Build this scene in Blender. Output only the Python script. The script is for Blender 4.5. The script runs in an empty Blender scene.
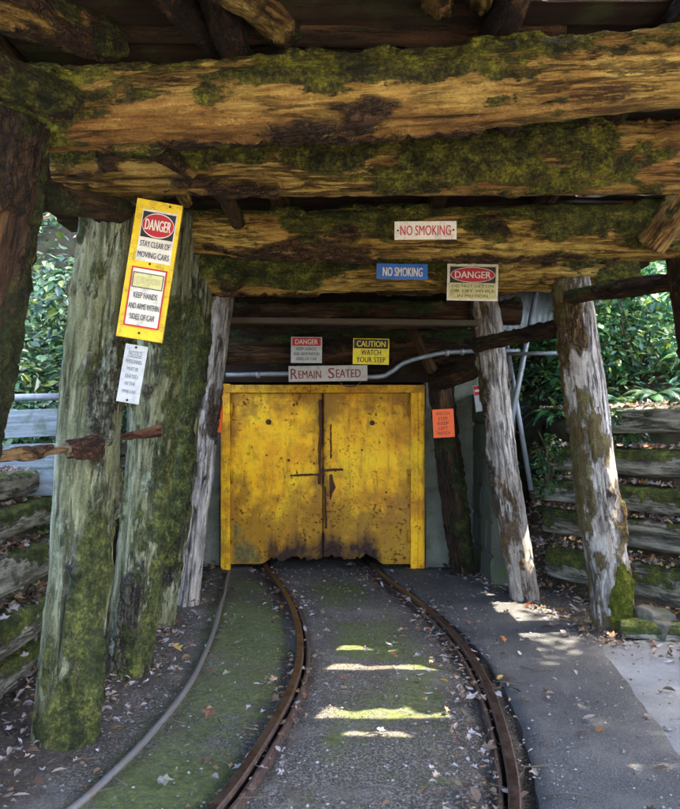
import bpy, bmesh, math, random
import numpy as np
from mathutils import Vector, Matrix, Euler

S = bpy.context.scene
COL = S.collection
R = math.radians
rng = np.random.default_rng(7)
random.seed(7)

# ------------------------------------------------------------------ camera
EYE = 1.5
cam_d = bpy.data.cameras.new('camera')
cam = bpy.data.objects.new('camera', cam_d)
COL.objects.link(cam)
cam.location = (0, 0, EYE)
cam.rotation_euler = (R(90), 0, 0)
cam_d.sensor_fit = 'HORIZONTAL'
cam_d.sensor_width = 36
cam_d.lens = 720 / 680 * 36
cam_d.shift_x = -5 / 680
cam_d.shift_y = 25.5 / 680
cam_d.clip_start = 0.05
cam_d.clip_end = 400
S.camera = cam

# ------------------------------------------------------------------ light
SUN_EL, SUN_ROT = R(62), R(83)
world = bpy.data.worlds.new('World')
S.world = world
world.use_nodes = True
wn = world.node_tree
wn.nodes.clear()
sky = wn.nodes.new('ShaderNodeTexSky')
sky.sky_type = 'NISHITA'
sky.sun_disc = False
sky.sun_elevation = SUN_EL
sky.sun_rotation = SUN_ROT
sky.air_density = 0.8
sky.dust_density = 4.0
sky.ozone_density = 0.4
bg = wn.nodes.new('ShaderNodeBackground')
bg.inputs['Strength'].default_value = 0.15
wo = wn.nodes.new('ShaderNodeOutputWorld')
wn.links.new(sky.outputs[0], bg.inputs[0])
wn.links.new(bg.outputs[0], wo.inputs[0])
sun_d = bpy.data.lights.new('sun', 'SUN')
sun_d.energy = 2.0
sun_d.angle = R(0.5)
sun_d.color = (1.0, 0.89, 0.68)
sun = bpy.data.objects.new('sun', sun_d)
COL.objects.link(sun)
sdir = Vector((math.cos(SUN_EL) * math.sin(SUN_ROT), math.cos(SUN_EL) * math.cos(SUN_ROT), math.sin(SUN_EL)))
sun.rotation_euler = sdir.to_track_quat('Z', 'Y').to_euler()
sun.location = sdir * 30
S.view_settings.view_transform = 'Standard'
S.view_settings.look = 'None'
S.view_settings.gamma = 1
S.view_settings.use_curve_mapping = False
S.view_settings.exposure = 4.5
S.render.engine = 'CYCLES'
S.cycles.max_bounces = 8
S.cycles.diffuse_bounces = 3
S.cycles.use_denoising = True

# ------------------------------------------------------------------ helpers
def at(px, py, d):
    """a measured point: picture column, row and distance along the track -> metres"""
    return Vector(((px - 345) * d / 720, d, EYE - (py - 430) * d / 720))

def tag(o, label=None, cat=None, group=None, kind=None):
    if label: o['label'] = label
    if cat: o['category'] = cat
    if group: o['group'] = group
    if kind: o['kind'] = kind
    return o

def empty(name, loc=(0, 0, 0)):
    o = bpy.data.objects.new(name, None)
    o.empty_display_size = 0.1
    COL.objects.link(o)
    o.location = loc
    return o

def smooth(a, b, x):
    t = np.clip((x - a) / (b - a), 0, 1)
    return t * t * (3 - 2 * t)

def _hash(ix, iy, iz, seed):
    h = (ix.astype(np.int64) * 374761393 + iy.astype(np.int64) * 668265263 + iz.astype(np.int64) * 2147483647 + seed * 974634777) & 0xffffffff
    h = ((h ^ (h >> 13)) * 1274126177) & 0xffffffff
    h = ((h ^ (h >> 16)) * 2246822519) & 0xffffffff
    return ((h ^ (h >> 15)) & 0xffffff) / float(0xffffff)

def vnoise(p, seed=0):
    """value noise in [-1, 1]; p is N x 3"""
    i = np.floor(p).astype(np.int64)
    f = p - i
    u = f * f * f * (f * (f * 6 - 15) + 10)
    out = 0
    for dx in (0, 1):
        wx = u[:, 0] if dx else 1 - u[:, 0]
        for dy in (0, 1):
            wy = u[:, 1] if dy else 1 - u[:, 1]
            for dz in (0, 1):
                wz = u[:, 2] if dz else 1 - u[:, 2]
                out = out + wx * wy * wz * _hash(i[:, 0] + dx, i[:, 1] + dy, i[:, 2] + dz, seed)
    return out * 2 - 1

def fbm(p, octv=4, seed=0, gain=0.5):
    a, s, n = 1.0, 0, 0
    for k in range(octv):
        s = s + a * vnoise(p * (2.03 ** k) + 17.3 * k, seed + k)
        n += a
        a *= gain
    return s / n

def build(name, verts, faces, mats=(), parent=None, smooth_=True, attrs=None, cols=None, midx=None):
    """one mesh object; faces: list or an M x K array; attrs: name -> per-vertex float; cols: name -> per-vertex rgb"""
    me = bpy.data.meshes.new(name)
    verts = np.asarray(verts, dtype=np.float64)
    if isinstance(faces, np.ndarray):
        M, K = faces.shape
        me.vertices.add(len(verts))
        me.vertices.foreach_set('co', verts.astype(np.float32).ravel())
        me.loops.add(M * K)
        me.loops.foreach_set('vertex_index', faces.astype(np.int32).ravel())
        me.polygons.add(M)
        me.polygons.foreach_set('loop_start', np.arange(0, M * K, K, dtype=np.int32))
        me.polygons.foreach_set('loop_total', np.full(M, K, dtype=np.int32))
        me.update(calc_edges=True)
        me.validate()
    else:
        me.from_pydata([tuple(v) for v in verts], [], faces)
        me.update()
    for m in mats if isinstance(mats, (list, tuple)) else [mats]:
        me.materials.append(m)
    if midx is not None:
        me.polygons.foreach_set('material_index', np.asarray(midx, dtype=np.int32))
    me.polygons.foreach_set('use_smooth', np.full(len(me.polygons), bool(smooth_)))
    for k, v in (attrs or {}).items():
        a = me.attributes.new(k, 'FLOAT', 'POINT')
        a.data.foreach_set('value', np.asarray(v, dtype=np.float32))
    for k, v in (cols or {}).items():
        a = me.attributes.new(k, 'FLOAT_COLOR', 'POINT')
        v4 = np.concatenate([v, np.ones((len(v), 1))], 1).astype(np.float32)
        a.data.foreach_set('color', v4.ravel())
    o = bpy.data.objects.new(name, me)
    COL.objects.link(o)
    if parent is not None:
        o.parent = parent
    return o

def frame_to(o, p0, p1, up=None):
    """place o with its origin at p0 and its local z along p1 - p0"""
    d = (Vector(p1) - Vector(p0)).normalized()
    q = d.to_track_quat('Z', 'Y')
    o.rotation_mode = 'QUATERNION'
    o.rotation_quaternion = q
    o.location = p0

class MB:
    """collects simple shapes for one mesh"""
    def __init__(s): s.v = []; s.f = []
    def add(s, v, f):
        n = len(s.v); s.v += [tuple(x) for x in v]; s.f += [tuple(i + n for i in q) for q in f]
    def box(s, c, size, rot=None, bev=0.0):
        bm = bmesh.new()
        bmesh.ops.create_cube(bm, size=1)
        bmesh.ops.scale(bm, vec=size, verts=bm.verts)
        if bev > 0:
            bmesh.ops.bevel(bm, geom=list(bm.edges), offset=bev, segments=2, affect='EDGES', profile=0.6)
        if rot is not None: bmesh.ops.transform(bm, matrix=rot.to_4x4(), verts=bm.verts)
        bmesh.ops.translate(bm, vec=c, verts=bm.verts)
        bm.verts.ensure_lookup_table()
        s.add([v.co[:] for v in bm.verts], [[v.index for v in f.verts] for f in bm.faces])
        bm.free(); return s
    def tube(s, pts, r, n=10, caps=True):
        pts = [Vector(p) for p in pts]
        rs = r if isinstance(r, (list, tuple)) else [r] * len(pts)
        base = len(s.v)
        up = Vector((0.13, 0.21, 1)).normalized()
        for i, p in enumerate(pts):
            t = (pts[min(i + 1, len(pts) - 1)] - pts[max(i - 1, 0)]).normalized()
            a = t.cross(up)
            if a.length < 0.1: a = t.cross(Vector((1, 0, 0)))
            a.normalize(); b = t.cross(a)
            for k in range(n):
                th = 2 * math.pi * k / n
                s.v.append(tuple(p + (a * math.cos(th) + b * math.sin(th)) * rs[i]))
        for i in range(len(pts) - 1):
            for k in range(n):
                q = base + i * n
                s.f.append((q + k, q + (k + 1) % n, q + n + (k + 1) % n, q + n + k))
        if caps:
            s.f.append(tuple(base + k for k in range(n)))
            s.f.append(tuple(base + (len(pts) - 1) * n + k for k in reversed(range(n))))
        return s
    def build(s, name, mat, parent=None, smooth_=False):
        o = build(name, s.v, s.f, mat, parent, smooth_)
        bm = bmesh.new(); bm.from_mesh(o.data); bmesh.ops.recalc_face_normals(bm, faces=bm.faces); bm.to_mesh(o.data); bm.free()
        return o

def catmull(pts, n=12):
    pts = [np.array(p, float) for p in pts]
    P = [2 * pts[0] - pts[1]] + pts + [2 * pts[-1] - pts[-2]]
    out = []
    for i in range(1, len(P) - 2):
        for k in range(n):
            t = k / n
            out.append(0.5 * (2 * P[i] + (P[i + 1] - P[i - 1]) * t + (2 * P[i - 1] - 5 * P[i] + 4 * P[i + 1] - P[i + 2]) * t * t + (3 * P[i] - P[i - 1] - 3 * P[i + 1] + P[i + 2]) * t ** 3))
    out.append(pts[-1])
    return np.array(out)

# ------------------------------------------------------------------ materials
class NT:
    def __init__(s, name):
        s.m = bpy.data.materials.new(name); s.m.use_nodes = True
        s.t = s.m.node_tree; s.t.nodes.clear()
        s.out = s.n('ShaderNodeOutputMaterial'); s.b = s.n('ShaderNodeBsdfPrincipled')
        s.l(s.b.outputs[0], s.out.inputs[0])
    def n(s, kind, **kw):
        x = s.t.nodes.new(kind)
        for k, v in kw.items(): setattr(x, k, v)
        return x
    def l(s, a, b): s.t.links.new(a, b)
    def put(s, sock, v):
        if hasattr(v, 'node'): s.l(v, sock)
        else: sock.default_value = (*v, 1) if isinstance(v, tuple) and len(v) == 3 and sock.type == 'RGBA' else v
    def coord(s, kind='Object', scale=(1, 1, 1), rand=True):
        tc = s.n('ShaderNodeTexCoord'); mp = s.n('ShaderNodeMapping')
        s.l(tc.outputs[kind], mp.inputs['Vector']); mp.inputs['Scale'].default_value = scale
        if rand:
            oi = s.n('ShaderNodeObjectInfo')
            mu = s.math('MULTIPLY', oi.outputs['Random'], 37.0)
            cb = s.n('ShaderNodeCombineXYZ'); s.l(mu, cb.inputs[0]); s.l(mu, cb.inputs[2])
            s.l(cb.outputs[0], mp.inputs['Location'])
        return mp.outputs[0]
    def noise(s, vec, scale, detail=5, rough=0.6, dist=0.0):
        x = s.n('ShaderNodeTexNoise'); s.l(vec, x.inputs['Vector'])
        x.inputs['Scale'].default_value = scale; x.inputs['Detail'].default_value = detail
        x.inputs['Roughness'].default_value = rough; x.inputs['Distortion'].default_value = dist
        return x.outputs['Fac']
    def voro(s, vec, scale, feature='F1', out='Distance'):
        x = s.n('ShaderNodeTexVoronoi', feature=feature); s.l(vec, x.inputs['Vector']); x.inputs['Scale'].default_value = scale
        return x.outputs[out]
    def math(s, op, a, b=0.0, c=0.0, clamp=False):
        x = s.n('ShaderNodeMath', operation=op, use_clamp=clamp)
        s.put(x.inputs[0], a); s.put(x.inputs[1], b)
        if op in ('MULTIPLY_ADD',): s.put(x.inputs[2], c)
        return x.outputs[0]
    def ramp(s, fac, stops, interp='LINEAR'):
        x = s.n('ShaderNodeValToRGB'); s.l(fac, x.inputs[0]); e = x.color_ramp.elements
        x.color_ramp.interpolation = interp
        while len(e) < len(stops): e.new(0.5)
        for k, (p, c) in enumerate(stops):
            e[k].position = p; e[k].color = (*c, 1) if isinstance(c, tuple) else (c, c, c, 1)
        return x.outputs[0]
    def step(s, fac, a, b):
        x = s.n('ShaderNodeMapRange', interpolation_type='SMOOTHSTEP'); s.put(x.inputs[0], fac)
        x.inputs[1].default_value = a; x.inputs[2].default_value = b
        return x.outputs[0]
    def mix(s, fac, a, b, mode='MIX'):
        x = s.n('ShaderNodeMix', data_type='RGBA', blend_type=mode); s.put(x.inputs[0], fac)
        s.put(x.inputs[6], a); s.put(x.inputs[7], b)
        return x.outputs[2]
    def attr(s, name, out='Fac'):
        x = s.n('ShaderNodeAttribute', attribute_name=name); return x.outputs[out]
    def normal_dot(s, v):
        g = s.n('ShaderNodeNewGeometry'); d = s.n('ShaderNodeVectorMath', operation='DOT_PRODUCT')
        s.l(g.outputs['Normal'], d.inputs[0]); d.inputs[1].default_value = v
        return d.outputs['Value']
    def bump(s, h, strength=0.5, dist=0.01):
        x = s.n('ShaderNodeBump'); s.l(h, x.inputs['Height']); x.inputs['Strength'].default_value = strength; x.inputs['Distance'].default_value = dist
        s.l(x.outputs[0], s.b.inputs['Normal']); return x
    def base(s, c, rough=0.8, spec=0.3, metal=0.0):
        s.put(s.b.inputs['Base Color'], c); s.put(s.b.inputs['Roughness'], rough)
        s.put(s.b.inputs['Specular IOR Level'], spec); s.put(s.b.inputs['Metallic'], metal)
        return s.m

MOSS = {}
def log_mat(name, wood, barkc, moss_dir=(0, 0, 1), moss_bias=0.0, moss=((0.018, 0.045, 0.010), (0.11, 0.13, 0.018)), pale=(0.35, 0.4, 0.36), pale_amt=0.0, rough=0.85):
    """round timber: grained wood, bark remnants, moss patches, pale lichen"""
    t = NT(name)
    g = t.coord('Object', (1, 1, 0.10))
    b = t.coord('Object', (1, 1, 0.35))
    o = t.coord('Object')
    grain = t.noise(g, 34, 8, 0.7, 0.6)
    grain2 = t.noise(g, 10, 6, 0.65, 0.5)
    big = t.noise(b, 3.2, 4, 0.6)
    wd = t.ramp(t.math('ADD', t.math('MULTIPLY', grain, 0.6), t.math('MULTIPLY', grain2, 0.4)),
                [(0.36, wood[0]), (0.49, wood[1]), (0.62, wood[2])])
    wd = t.mix(t.step(big, 0.45, 0.62), wd, t.mix(0.6, wd, wood[3]))
    rid = t.math('ABSOLUTE', t.math('SUBTRACT', t.noise(t.coord('Object', (1, 1, 0.10)), 15, 7, 0.7, 0.3), 0.5))
    fis = t.math('MULTIPLY', t.math('SUBTRACT', 1.0, t.step(rid, 0.004, 0.035)), t.step(t.noise(b, 6, 3), 0.40, 0.58))
    bk = t.ramp(t.noise(b, 30, 8, 0.75), [(0.35, tuple(x * 0.35 for x in barkc)), (0.55, barkc), (0.72, tuple(x * 2.0 for x in barkc))])
    vo = t.n('ShaderNodeTexVoronoi', feature='DISTANCE_TO_EDGE'); vo.inputs['Scale'].default_value = 24
    nz = t.n('ShaderNodeTexNoise'); t.l(o, nz.inputs['Vector']); nz.inputs['Scale'].default_value = 14; nz.inputs['Detail'].default_value = 5
    va = t.n('ShaderNodeVectorMath', operation='MULTIPLY_ADD'); t.l(nz.outputs['Color'], va.inputs[0]); va.inputs[1].default_value = (0.09, 0.09, 0.09); t.l(t.coord('Object', (1, 1, 0.3)), va.inputs[2]); t.l(va.outputs[0], vo.inputs['Vector'])
    vmix = t.math('ADD', vo.outputs['Distance'], t.math('MULTIPLY', t.noise(o, 40, 4), 0.10))
    plate = t.step(vmix, 0.05, 0.16)
    bk = t.mix(t.math('SUBTRACT', 1.0, plate), bk, tuple(x * 0.3 for x in barkc))
    c = t.mix(t.attr('bark'), wd, bk)
    mot = t.math('ADD', t.math('MULTIPLY', t.noise(b, 17, 6, 0.75), 0.6), t.math('MULTIPLY', t.noise(o, 95, 5, 0.8), 0.4))
    c = t.mix(t.step(mot, 0.53, 0.36), c, t.mix(0.6, c, tuple(x * 0.25 for x in wood[0])))
    c = t.mix(t.math('MULTIPLY', t.step(mot, 0.53, 0.66), 0.55), c, tuple(min(0.85, x * 1.25) for x in wood[2]))
    if pale_amt > 0:
        pm = t.step(t.math('ADD', t.math('ADD', t.noise(b, 4.5, 6, 0.7), t.math('MULTIPLY', t.noise(o, 42, 5, 0.7), 0.35)), t.math('MULTIPLY', grain, 0.25)), 1.0 - pale_amt * 0.3, 1.12 - pale_amt * 0.3)
        c = t.mix(t.math('MULTIPLY', pm, 0.8), c, t.mix(t.noise(o, 55, 4), tuple(x * 0.6 for x in pale), tuple(min(0.9, x * 1.35) for x in pale)))
    crack = t.math('MAXIMUM', t.attr('crack'), t.math('MULTIPLY', fis, 0.8))
    c = t.mix(t.math('MULTIPLY', crack, 0.85), c, tuple(x * 0.2 for x in wood[0]))
    c = t.mix(t.math('MULTIPLY', t.attr('knot'), 0.7), c, tuple(x * 0.5 for x in wood[0]))
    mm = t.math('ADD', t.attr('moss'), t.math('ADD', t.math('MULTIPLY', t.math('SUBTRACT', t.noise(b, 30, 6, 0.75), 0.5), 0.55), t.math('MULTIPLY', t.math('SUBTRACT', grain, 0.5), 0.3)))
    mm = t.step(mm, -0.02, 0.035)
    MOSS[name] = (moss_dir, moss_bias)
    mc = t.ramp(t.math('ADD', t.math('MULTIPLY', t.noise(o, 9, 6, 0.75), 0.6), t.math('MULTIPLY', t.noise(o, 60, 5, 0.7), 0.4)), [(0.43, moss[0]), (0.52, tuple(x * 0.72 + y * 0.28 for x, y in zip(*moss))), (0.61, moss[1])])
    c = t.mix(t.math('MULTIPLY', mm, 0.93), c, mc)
    h = t.math('ADD', t.math('MULTIPLY', grain, 0.8), t.math('MULTIPLY', t.math('MULTIPLY', mm, t.noise(o, 90, 4, 0.75)), 1.4))
    h = t.math('ADD', h, t.math('MULTIPLY', t.attr('bark'), t.math('ADD', t.math('MULTIPLY', t.noise(b, 45, 6, 0.7), 1.2), plate)))
    h = t.math('SUBTRACT', h, t.math('MULTIPLY', fis, 1.2))
    h = t.math('ADD', h, t.math('ADD', t.math('MULTIPLY', grain2, 1.2), t.math('MULTIPLY', mot, 0.8)))
    t.bump(h, 1.0, 0.030)
    return t.base(c, rough, 0.25)

def end_mat():
    t = NT('cut_log_end')
    o = t.coord('Object', rand=False)
    x = t.n('ShaderNodeTexWave', wave_type='RINGS', rings_direction='Z'); t.l(o, x.inputs['Vector'])
    x.inputs['Scale'].default_value = 14; x.inputs['Distortion'].default_value = 3; x.inputs['Detail'].default_value = 3
    c = t.ramp(x.outputs['Fac'], [(0.0, (0.07, 0.058, 0.04)), (1.0, (0.13, 0.11, 0.08))])
    c = t.mix(t.step(t.noise(o, 9, 5), 0.5, 0.68), c, (0.05, 0.07, 0.03))
    t.bump(x.outputs['Fac'], 0.5, 0.004)
    return t.base(c, 0.9, 0.2)

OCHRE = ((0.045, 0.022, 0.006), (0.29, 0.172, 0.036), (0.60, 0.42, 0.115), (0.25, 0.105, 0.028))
OCHRE_LIT = ((0.06, 0.030, 0.007), (0.40, 0.245, 0.046), (0.70, 0.51, 0.13), (0.36, 0.16, 0.035))
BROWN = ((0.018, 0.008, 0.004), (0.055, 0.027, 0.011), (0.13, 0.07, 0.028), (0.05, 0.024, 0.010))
GREY = ((0.040, 0.042, 0.022), (0.185, 0.185, 0.095), (0.38, 0.38, 0.24), (0.15, 0.15, 0.055))
SILVER = ((0.15, 0.125, 0.10), (0.40, 0.36, 0.32), (0.60, 0.57, 0.54), (0.40, 0.31, 0.23))
M = {}
M['end'] = end_mat()
M['beam'] = log_mat('mossy_shaded_ochre_timber', OCHRE, (0.08, 0.04, 0.018), (0, -0.1, 1), 0.085, ((0.004, 0.010, 0.003), (0.32, 0.31, 0.024)))  # moss, its near-black tone also painting roof shade on the beams' upper halves
M['beam_dry'] = log_mat('dry_ochre_timber', OCHRE, (0.09, 0.045, 0.02), (0, -0.3, 0.8), 0.02, ((0.006, 0.014, 0.004), (0.20, 0.19, 0.025)))
M['beam_far'] = log_mat('brightened_peeled_timber', OCHRE_LIT, (0.12, 0.06, 0.022), (0, -0.2, 0.9), 0.05, ((0.012, 0.024, 0.005), (0.30, 0.29, 0.03)))  # wood colour brightened to make up for the weaker light on the far beams
M['dark'] = log_mat('dark_brown_timber', BROWN, (0.045, 0.022, 0.012), (0, 0, 1), -0.07)
M['post_dark'] = log_mat('dark_bark_post', BROWN, (0.06, 0.032, 0.014), (0.9, -0.4, 0.2), -0.13, ((0.010, 0.018, 0.005), (0.12, 0.12, 0.02)))
M['post_moss'] = log_mat('mossy_grey_post', GREY, (0.11, 0.09, 0.06), (0.85, -0.3, 0.1), -0.065, ((0.022, 0.034, 0.010), (0.26, 0.27, 0.055)), (0.36, 0.41, 0.30), 0.5)
M['post_silver'] = log_mat('silvered_post', SILVER, (0.16, 0.11, 0.07), (-0.9, 0.0, 0), -0.02, ((0.12, 0.06, 0.02), (0.36, 0.23, 0.09)), (0.55, 0.6, 0.6), 0.25)
M['post_pale'] = log_mat('pale_post_green_flank', SILVER, (0.22, 0.13, 0.05), (-0.95, -0.1, 0), 0.0, ((0.13, 0.075, 0.018), (0.22, 0.23, 0.085)), (0.55, 0.60, 0.58), 0.4)
M['crib'] = log_mat('mossy_crib_timber', ((0.06, 0.058, 0.045), (0.23, 0.225, 0.175), (0.44, 0.43, 0.36), (0.20, 0.17, 0.11)), (0.06, 0.05, 0.035), (0, -0.2, 1), 0.09, ((0.025, 0.05, 0.010), (0.24, 0.26, 0.03)), (0.34, 0.40, 0.32), 0.4)

def simple(name, c, rough=0.6, spec=0.4, metal=0.0, dirt=(0.05, 0.04, 0.025), amt=0.35, scale=14, bump=0.2):
    """painted or coated surface with worn, dirty patches"""
    t = NT(name)
    o = t.coord('Object')
    n1 = t.noise(o, scale, 7, 0.7); n2 = t.noise(o, scale * 5, 4, 0.6)
    f = t.math('MULTIPLY', t.step(t.math('ADD', t.math('MULTIPLY', n1, 0.75), t.math('MULTIPLY', n2, 0.25)), 0.46, 0.72), amt)
    col = t.mix(f, t.mix(t.math('MULTIPLY', n2, 0.25), c, tuple(x * 0.7 for x in c)), dirt)
    t.bump(t.math('ADD', n2, n1), bump, 0.003)
    return t.base(col, rough, spec, metal)

M['white'] = simple('white_sign_paint', (0.66, 0.61, 0.51), amt=0.6, scale=18)
M['greywhite'] = simple('faded_white_sign', (0.42, 0.43, 0.42), amt=0.45, scale=20)
M['yellow'] = simple('yellow_sign_paint', (0.72, 0.48, 0.010), amt=0.75, scale=20)
M['cautiony'] = simple('caution_yellow_paint', (0.75, 0.60, 0.02), amt=0.5, scale=20)
M['paleyellow'] = simple('faded_yellow_paint', (0.56, 0.52, 0.22), amt=0.65, scale=20)
M['black'] = simple('black_sign_paint', (0.012, 0.010, 0.012), amt=0.3)
M['ink'] = simple('faded_black_ink', (0.035, 0.035, 0.05), amt=0.3)
M['fadedink'] = simple('bleached_ink', (0.12, 0.13, 0.16), amt=0.2)
M['paleink'] = simple('bleached_yellow_ink', (0.48, 0.44, 0.20), amt=0.2)
M['red'] = simple('red_sign_paint', (0.42, 0.012, 0.022), amt=0.25)
M['darkred'] = simple('dark_red_paint', (0.15, 0.010, 0.022), amt=0.2)
M['blue'] = simple('blue_sign_paint', (0.02, 0.13, 0.46), amt=0.6, scale=22)
M['orange'] = simple('orange_sign_paint', (0.80, 0.12, 0.02), amt=0.25)
M['darkorange'] = simple('dark_red_ink', (0.16, 0.02, 0.006), amt=0.2)
M['signwood'] = simple('grey_sign_board', (0.36, 0.33, 0.28), amt=0.55, scale=22)
M['steel'] = simple('galvanised_pipe', (0.21, 0.24, 0.27), 0.55, 0.5, 0.4, amt=0.6)
M['hose'] = simple('grey_plastic_pipe', (0.095, 0.092, 0.09), 0.5, 0.4, 0.0, (0.10, 0.055, 0.03), 0.6, 9)
M['rust'] = simple('rusty_iron', (0.085, 0.032, 0.016), 0.85, 0.3, 0.2, (0.03, 0.015, 0.012), 0.7, 26, 0.8)
M['rodwood'] = simple('pale_brown_bar', (0.21, 0.12, 0.055), 0.8, 0.3, 0.0, (0.10, 0.05, 0.02), 0.6, 20, 0.6)
M['dark_trunk'] = simple('tree_bark', (0.07, 0.055, 0.04), 0.9, 0.2, 0.0, (0.05, 0.07, 0.02), 0.6, 12, 0.8)
M['bluecloth'] = simple('blue_plastic', (0.10, 0.18, 0.42), 0.5, 0.4)
M['cord'] = simple('dark_cord', (0.03, 0.03, 0.03))

def plank_mat(name, c1, c2, c3, green=0.3):
    t = NT(name)
    g = t.coord('Object', (0.08, 1, 1)); o = t.coord('Object')
    n = t.noise(g, 26, 7, 0.65, 0.5)
    c = t.ramp(n, [(0.3, c1), (0.5, c2), (0.7, c3)])
    c = t.mix(t.math('MULTIPLY', t.step(t.noise(o, 5, 6, 0.7), 0.5, 0.66), green), c, (0.05, 0.07, 0.02))
    t.bump(n, 0.7, 0.008)
    return t.base(c, 0.85, 0.25)
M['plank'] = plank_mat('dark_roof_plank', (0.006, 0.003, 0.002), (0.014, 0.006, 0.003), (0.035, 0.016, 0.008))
M['bluegrey'] = plank_mat('weathered_grey_plank', (0.06, 0.072, 0.08), (0.15, 0.18, 0.20), (0.26, 0.31, 0.34), 0.6)

def concrete_mat(name, c, moss=0.5, blocks=False):
    t = NT(name)
    o = t.coord('Object')
    n1 = t.noise(o, 3, 7, 0.65); n2 = t.noise(o, 60, 5, 0.7)
    col = t.ramp(t.math('ADD', t.math('MULTIPLY', n1, 0.6), t.math('MULTIPLY', n2, 0.4)), [(0.32, tuple(x * 0.5 for x in c)), (0.52, c), (0.7, tuple(x * 1.4 for x in c))])
    col = t.mix(t.math('MULTIPLY', t.step(t.noise(o, 4.3, 7, 0.7), 0.46, 0.66), moss), col, (0.045, 0.065, 0.02))
    h = t.math('ADD', n1, t.math('MULTIPLY', n2, 0.4))
    t.bump(h, 0.6, 0.012)
    return t.base(col, 0.9, 0.25)
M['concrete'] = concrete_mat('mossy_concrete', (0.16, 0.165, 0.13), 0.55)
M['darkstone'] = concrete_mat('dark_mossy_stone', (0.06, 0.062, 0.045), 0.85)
M['slab'] = concrete_mat('pale_path_concrete', (0.14, 0.15, 0.165), 0.15)
M['stone'] = concrete_mat('rough_stone', (0.085, 0.082, 0.068), 0.7)

def door_mat():
    t = NT('rusted_yellow_steel')
    o = t.coord('Object', rand=False)
    st = t.coord('Object', (1, 1, 0.18), rand=False)
    paint = t.ramp(t.noise(o, 2.2, 5, 0.6), [(0.34, (0.60, 0.24, 0.003)), (0.5, (0.84, 0.42, 0.004)), (0.66, (0.90, 0.56, 0.008))])
    streak = t.step(t.noise(st, 20, 7, 0.7), 0.50, 0.74)
    fine = t.step(t.noise(t.coord('Object', (1, 1, 0.5), rand=False), 75, 5, 0.75), 0.52, 0.70)
    paint = t.mix(t.math('MULTIPLY', fine, 0.4), paint, (0.20, 0.10, 0.008))
    paint = t.mix(t.math('MULTIPLY', streak, 0.75), paint, (0.25, 0.115, 0.007))
    low = t.attr('wear_vignette')
    grime_vignette = t.step(t.math('ADD', t.noise(o, 5, 8, 0.72), t.math('MULTIPLY', low, 0.32)), 0.50, 0.80)
    paint = t.mix(t.math('MULTIPLY', grime_vignette, 0.8), paint, t.mix(t.noise(st, 14, 5), (0.10, 0.045, 0.008), (0.34, 0.15, 0.008)))
    spots = t.math('ADD', t.noise(o, 30, 6, 0.7), t.math('MULTIPLY', t.noise(o, 4, 4), 0.35))
    spots = t.math('ADD', t.math('MULTIPLY', spots, 0.75), t.math('MULTIPLY', t.noise(o, 110, 4, 0.7), 0.24))
    rust = t.step(t.math('ADD', spots, t.math('MULTIPLY', low, 0.025)), 0.71, 0.76)
    rustc = t.ramp(t.noise(o, 55, 5, 0.7), [(0.35, (0.025, 0.010, 0.006)), (0.6, (0.13, 0.04, 0.012)), (0.75, (0.24, 0.10, 0.03))])
    c = t.mix(rust, paint, rustc)
    c = t.mix(t.attr('bare'), c, t.ramp(t.noise(o, 24, 6, 0.7), [(0.38, (0.05, 0.05, 0.02)), (0.55, (0.12, 0.11, 0.04)), (0.7, (0.30, 0.22, 0.02))]))
    c = t.mix(t.attr('burnt'), c, t.mix(0.75, rustc, (0.012, 0.007, 0.006)))
    t.bump(t.math('ADD', t.math('MULTIPLY', rust, -0.8), t.noise(o, 45, 5)), 0.55, 0.006)
    return t.base(c, t.math('ADD', 0.5, t.math('MULTIPLY', rust, 0.4)), 0.2)
M['door'] = door_mat()

def leaf_mat(name, rough=0.4, trans=0.25, spec=0.5):
    t = NT(name)
    c = t.attr('tint', 'Color')
    t.base(c, rough, spec)
    tr = t.n('ShaderNodeBsdfTranslucent'); t.l(c, tr.inputs[0])
    mx = t.n('ShaderNodeMixShader'); mx.inputs[0].default_value = trans
    t.l(t.b.outputs[0], mx.inputs[1]); t.l(tr.outputs[0], mx.inputs[2]); t.l(mx.outputs[0], t.out.inputs[0])
    return t.m
M['leaf'] = leaf_mat('green_leaves')
M['dead'] = leaf_mat('fallen_leaves', 0.75, 0.15, 0.25)

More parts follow.
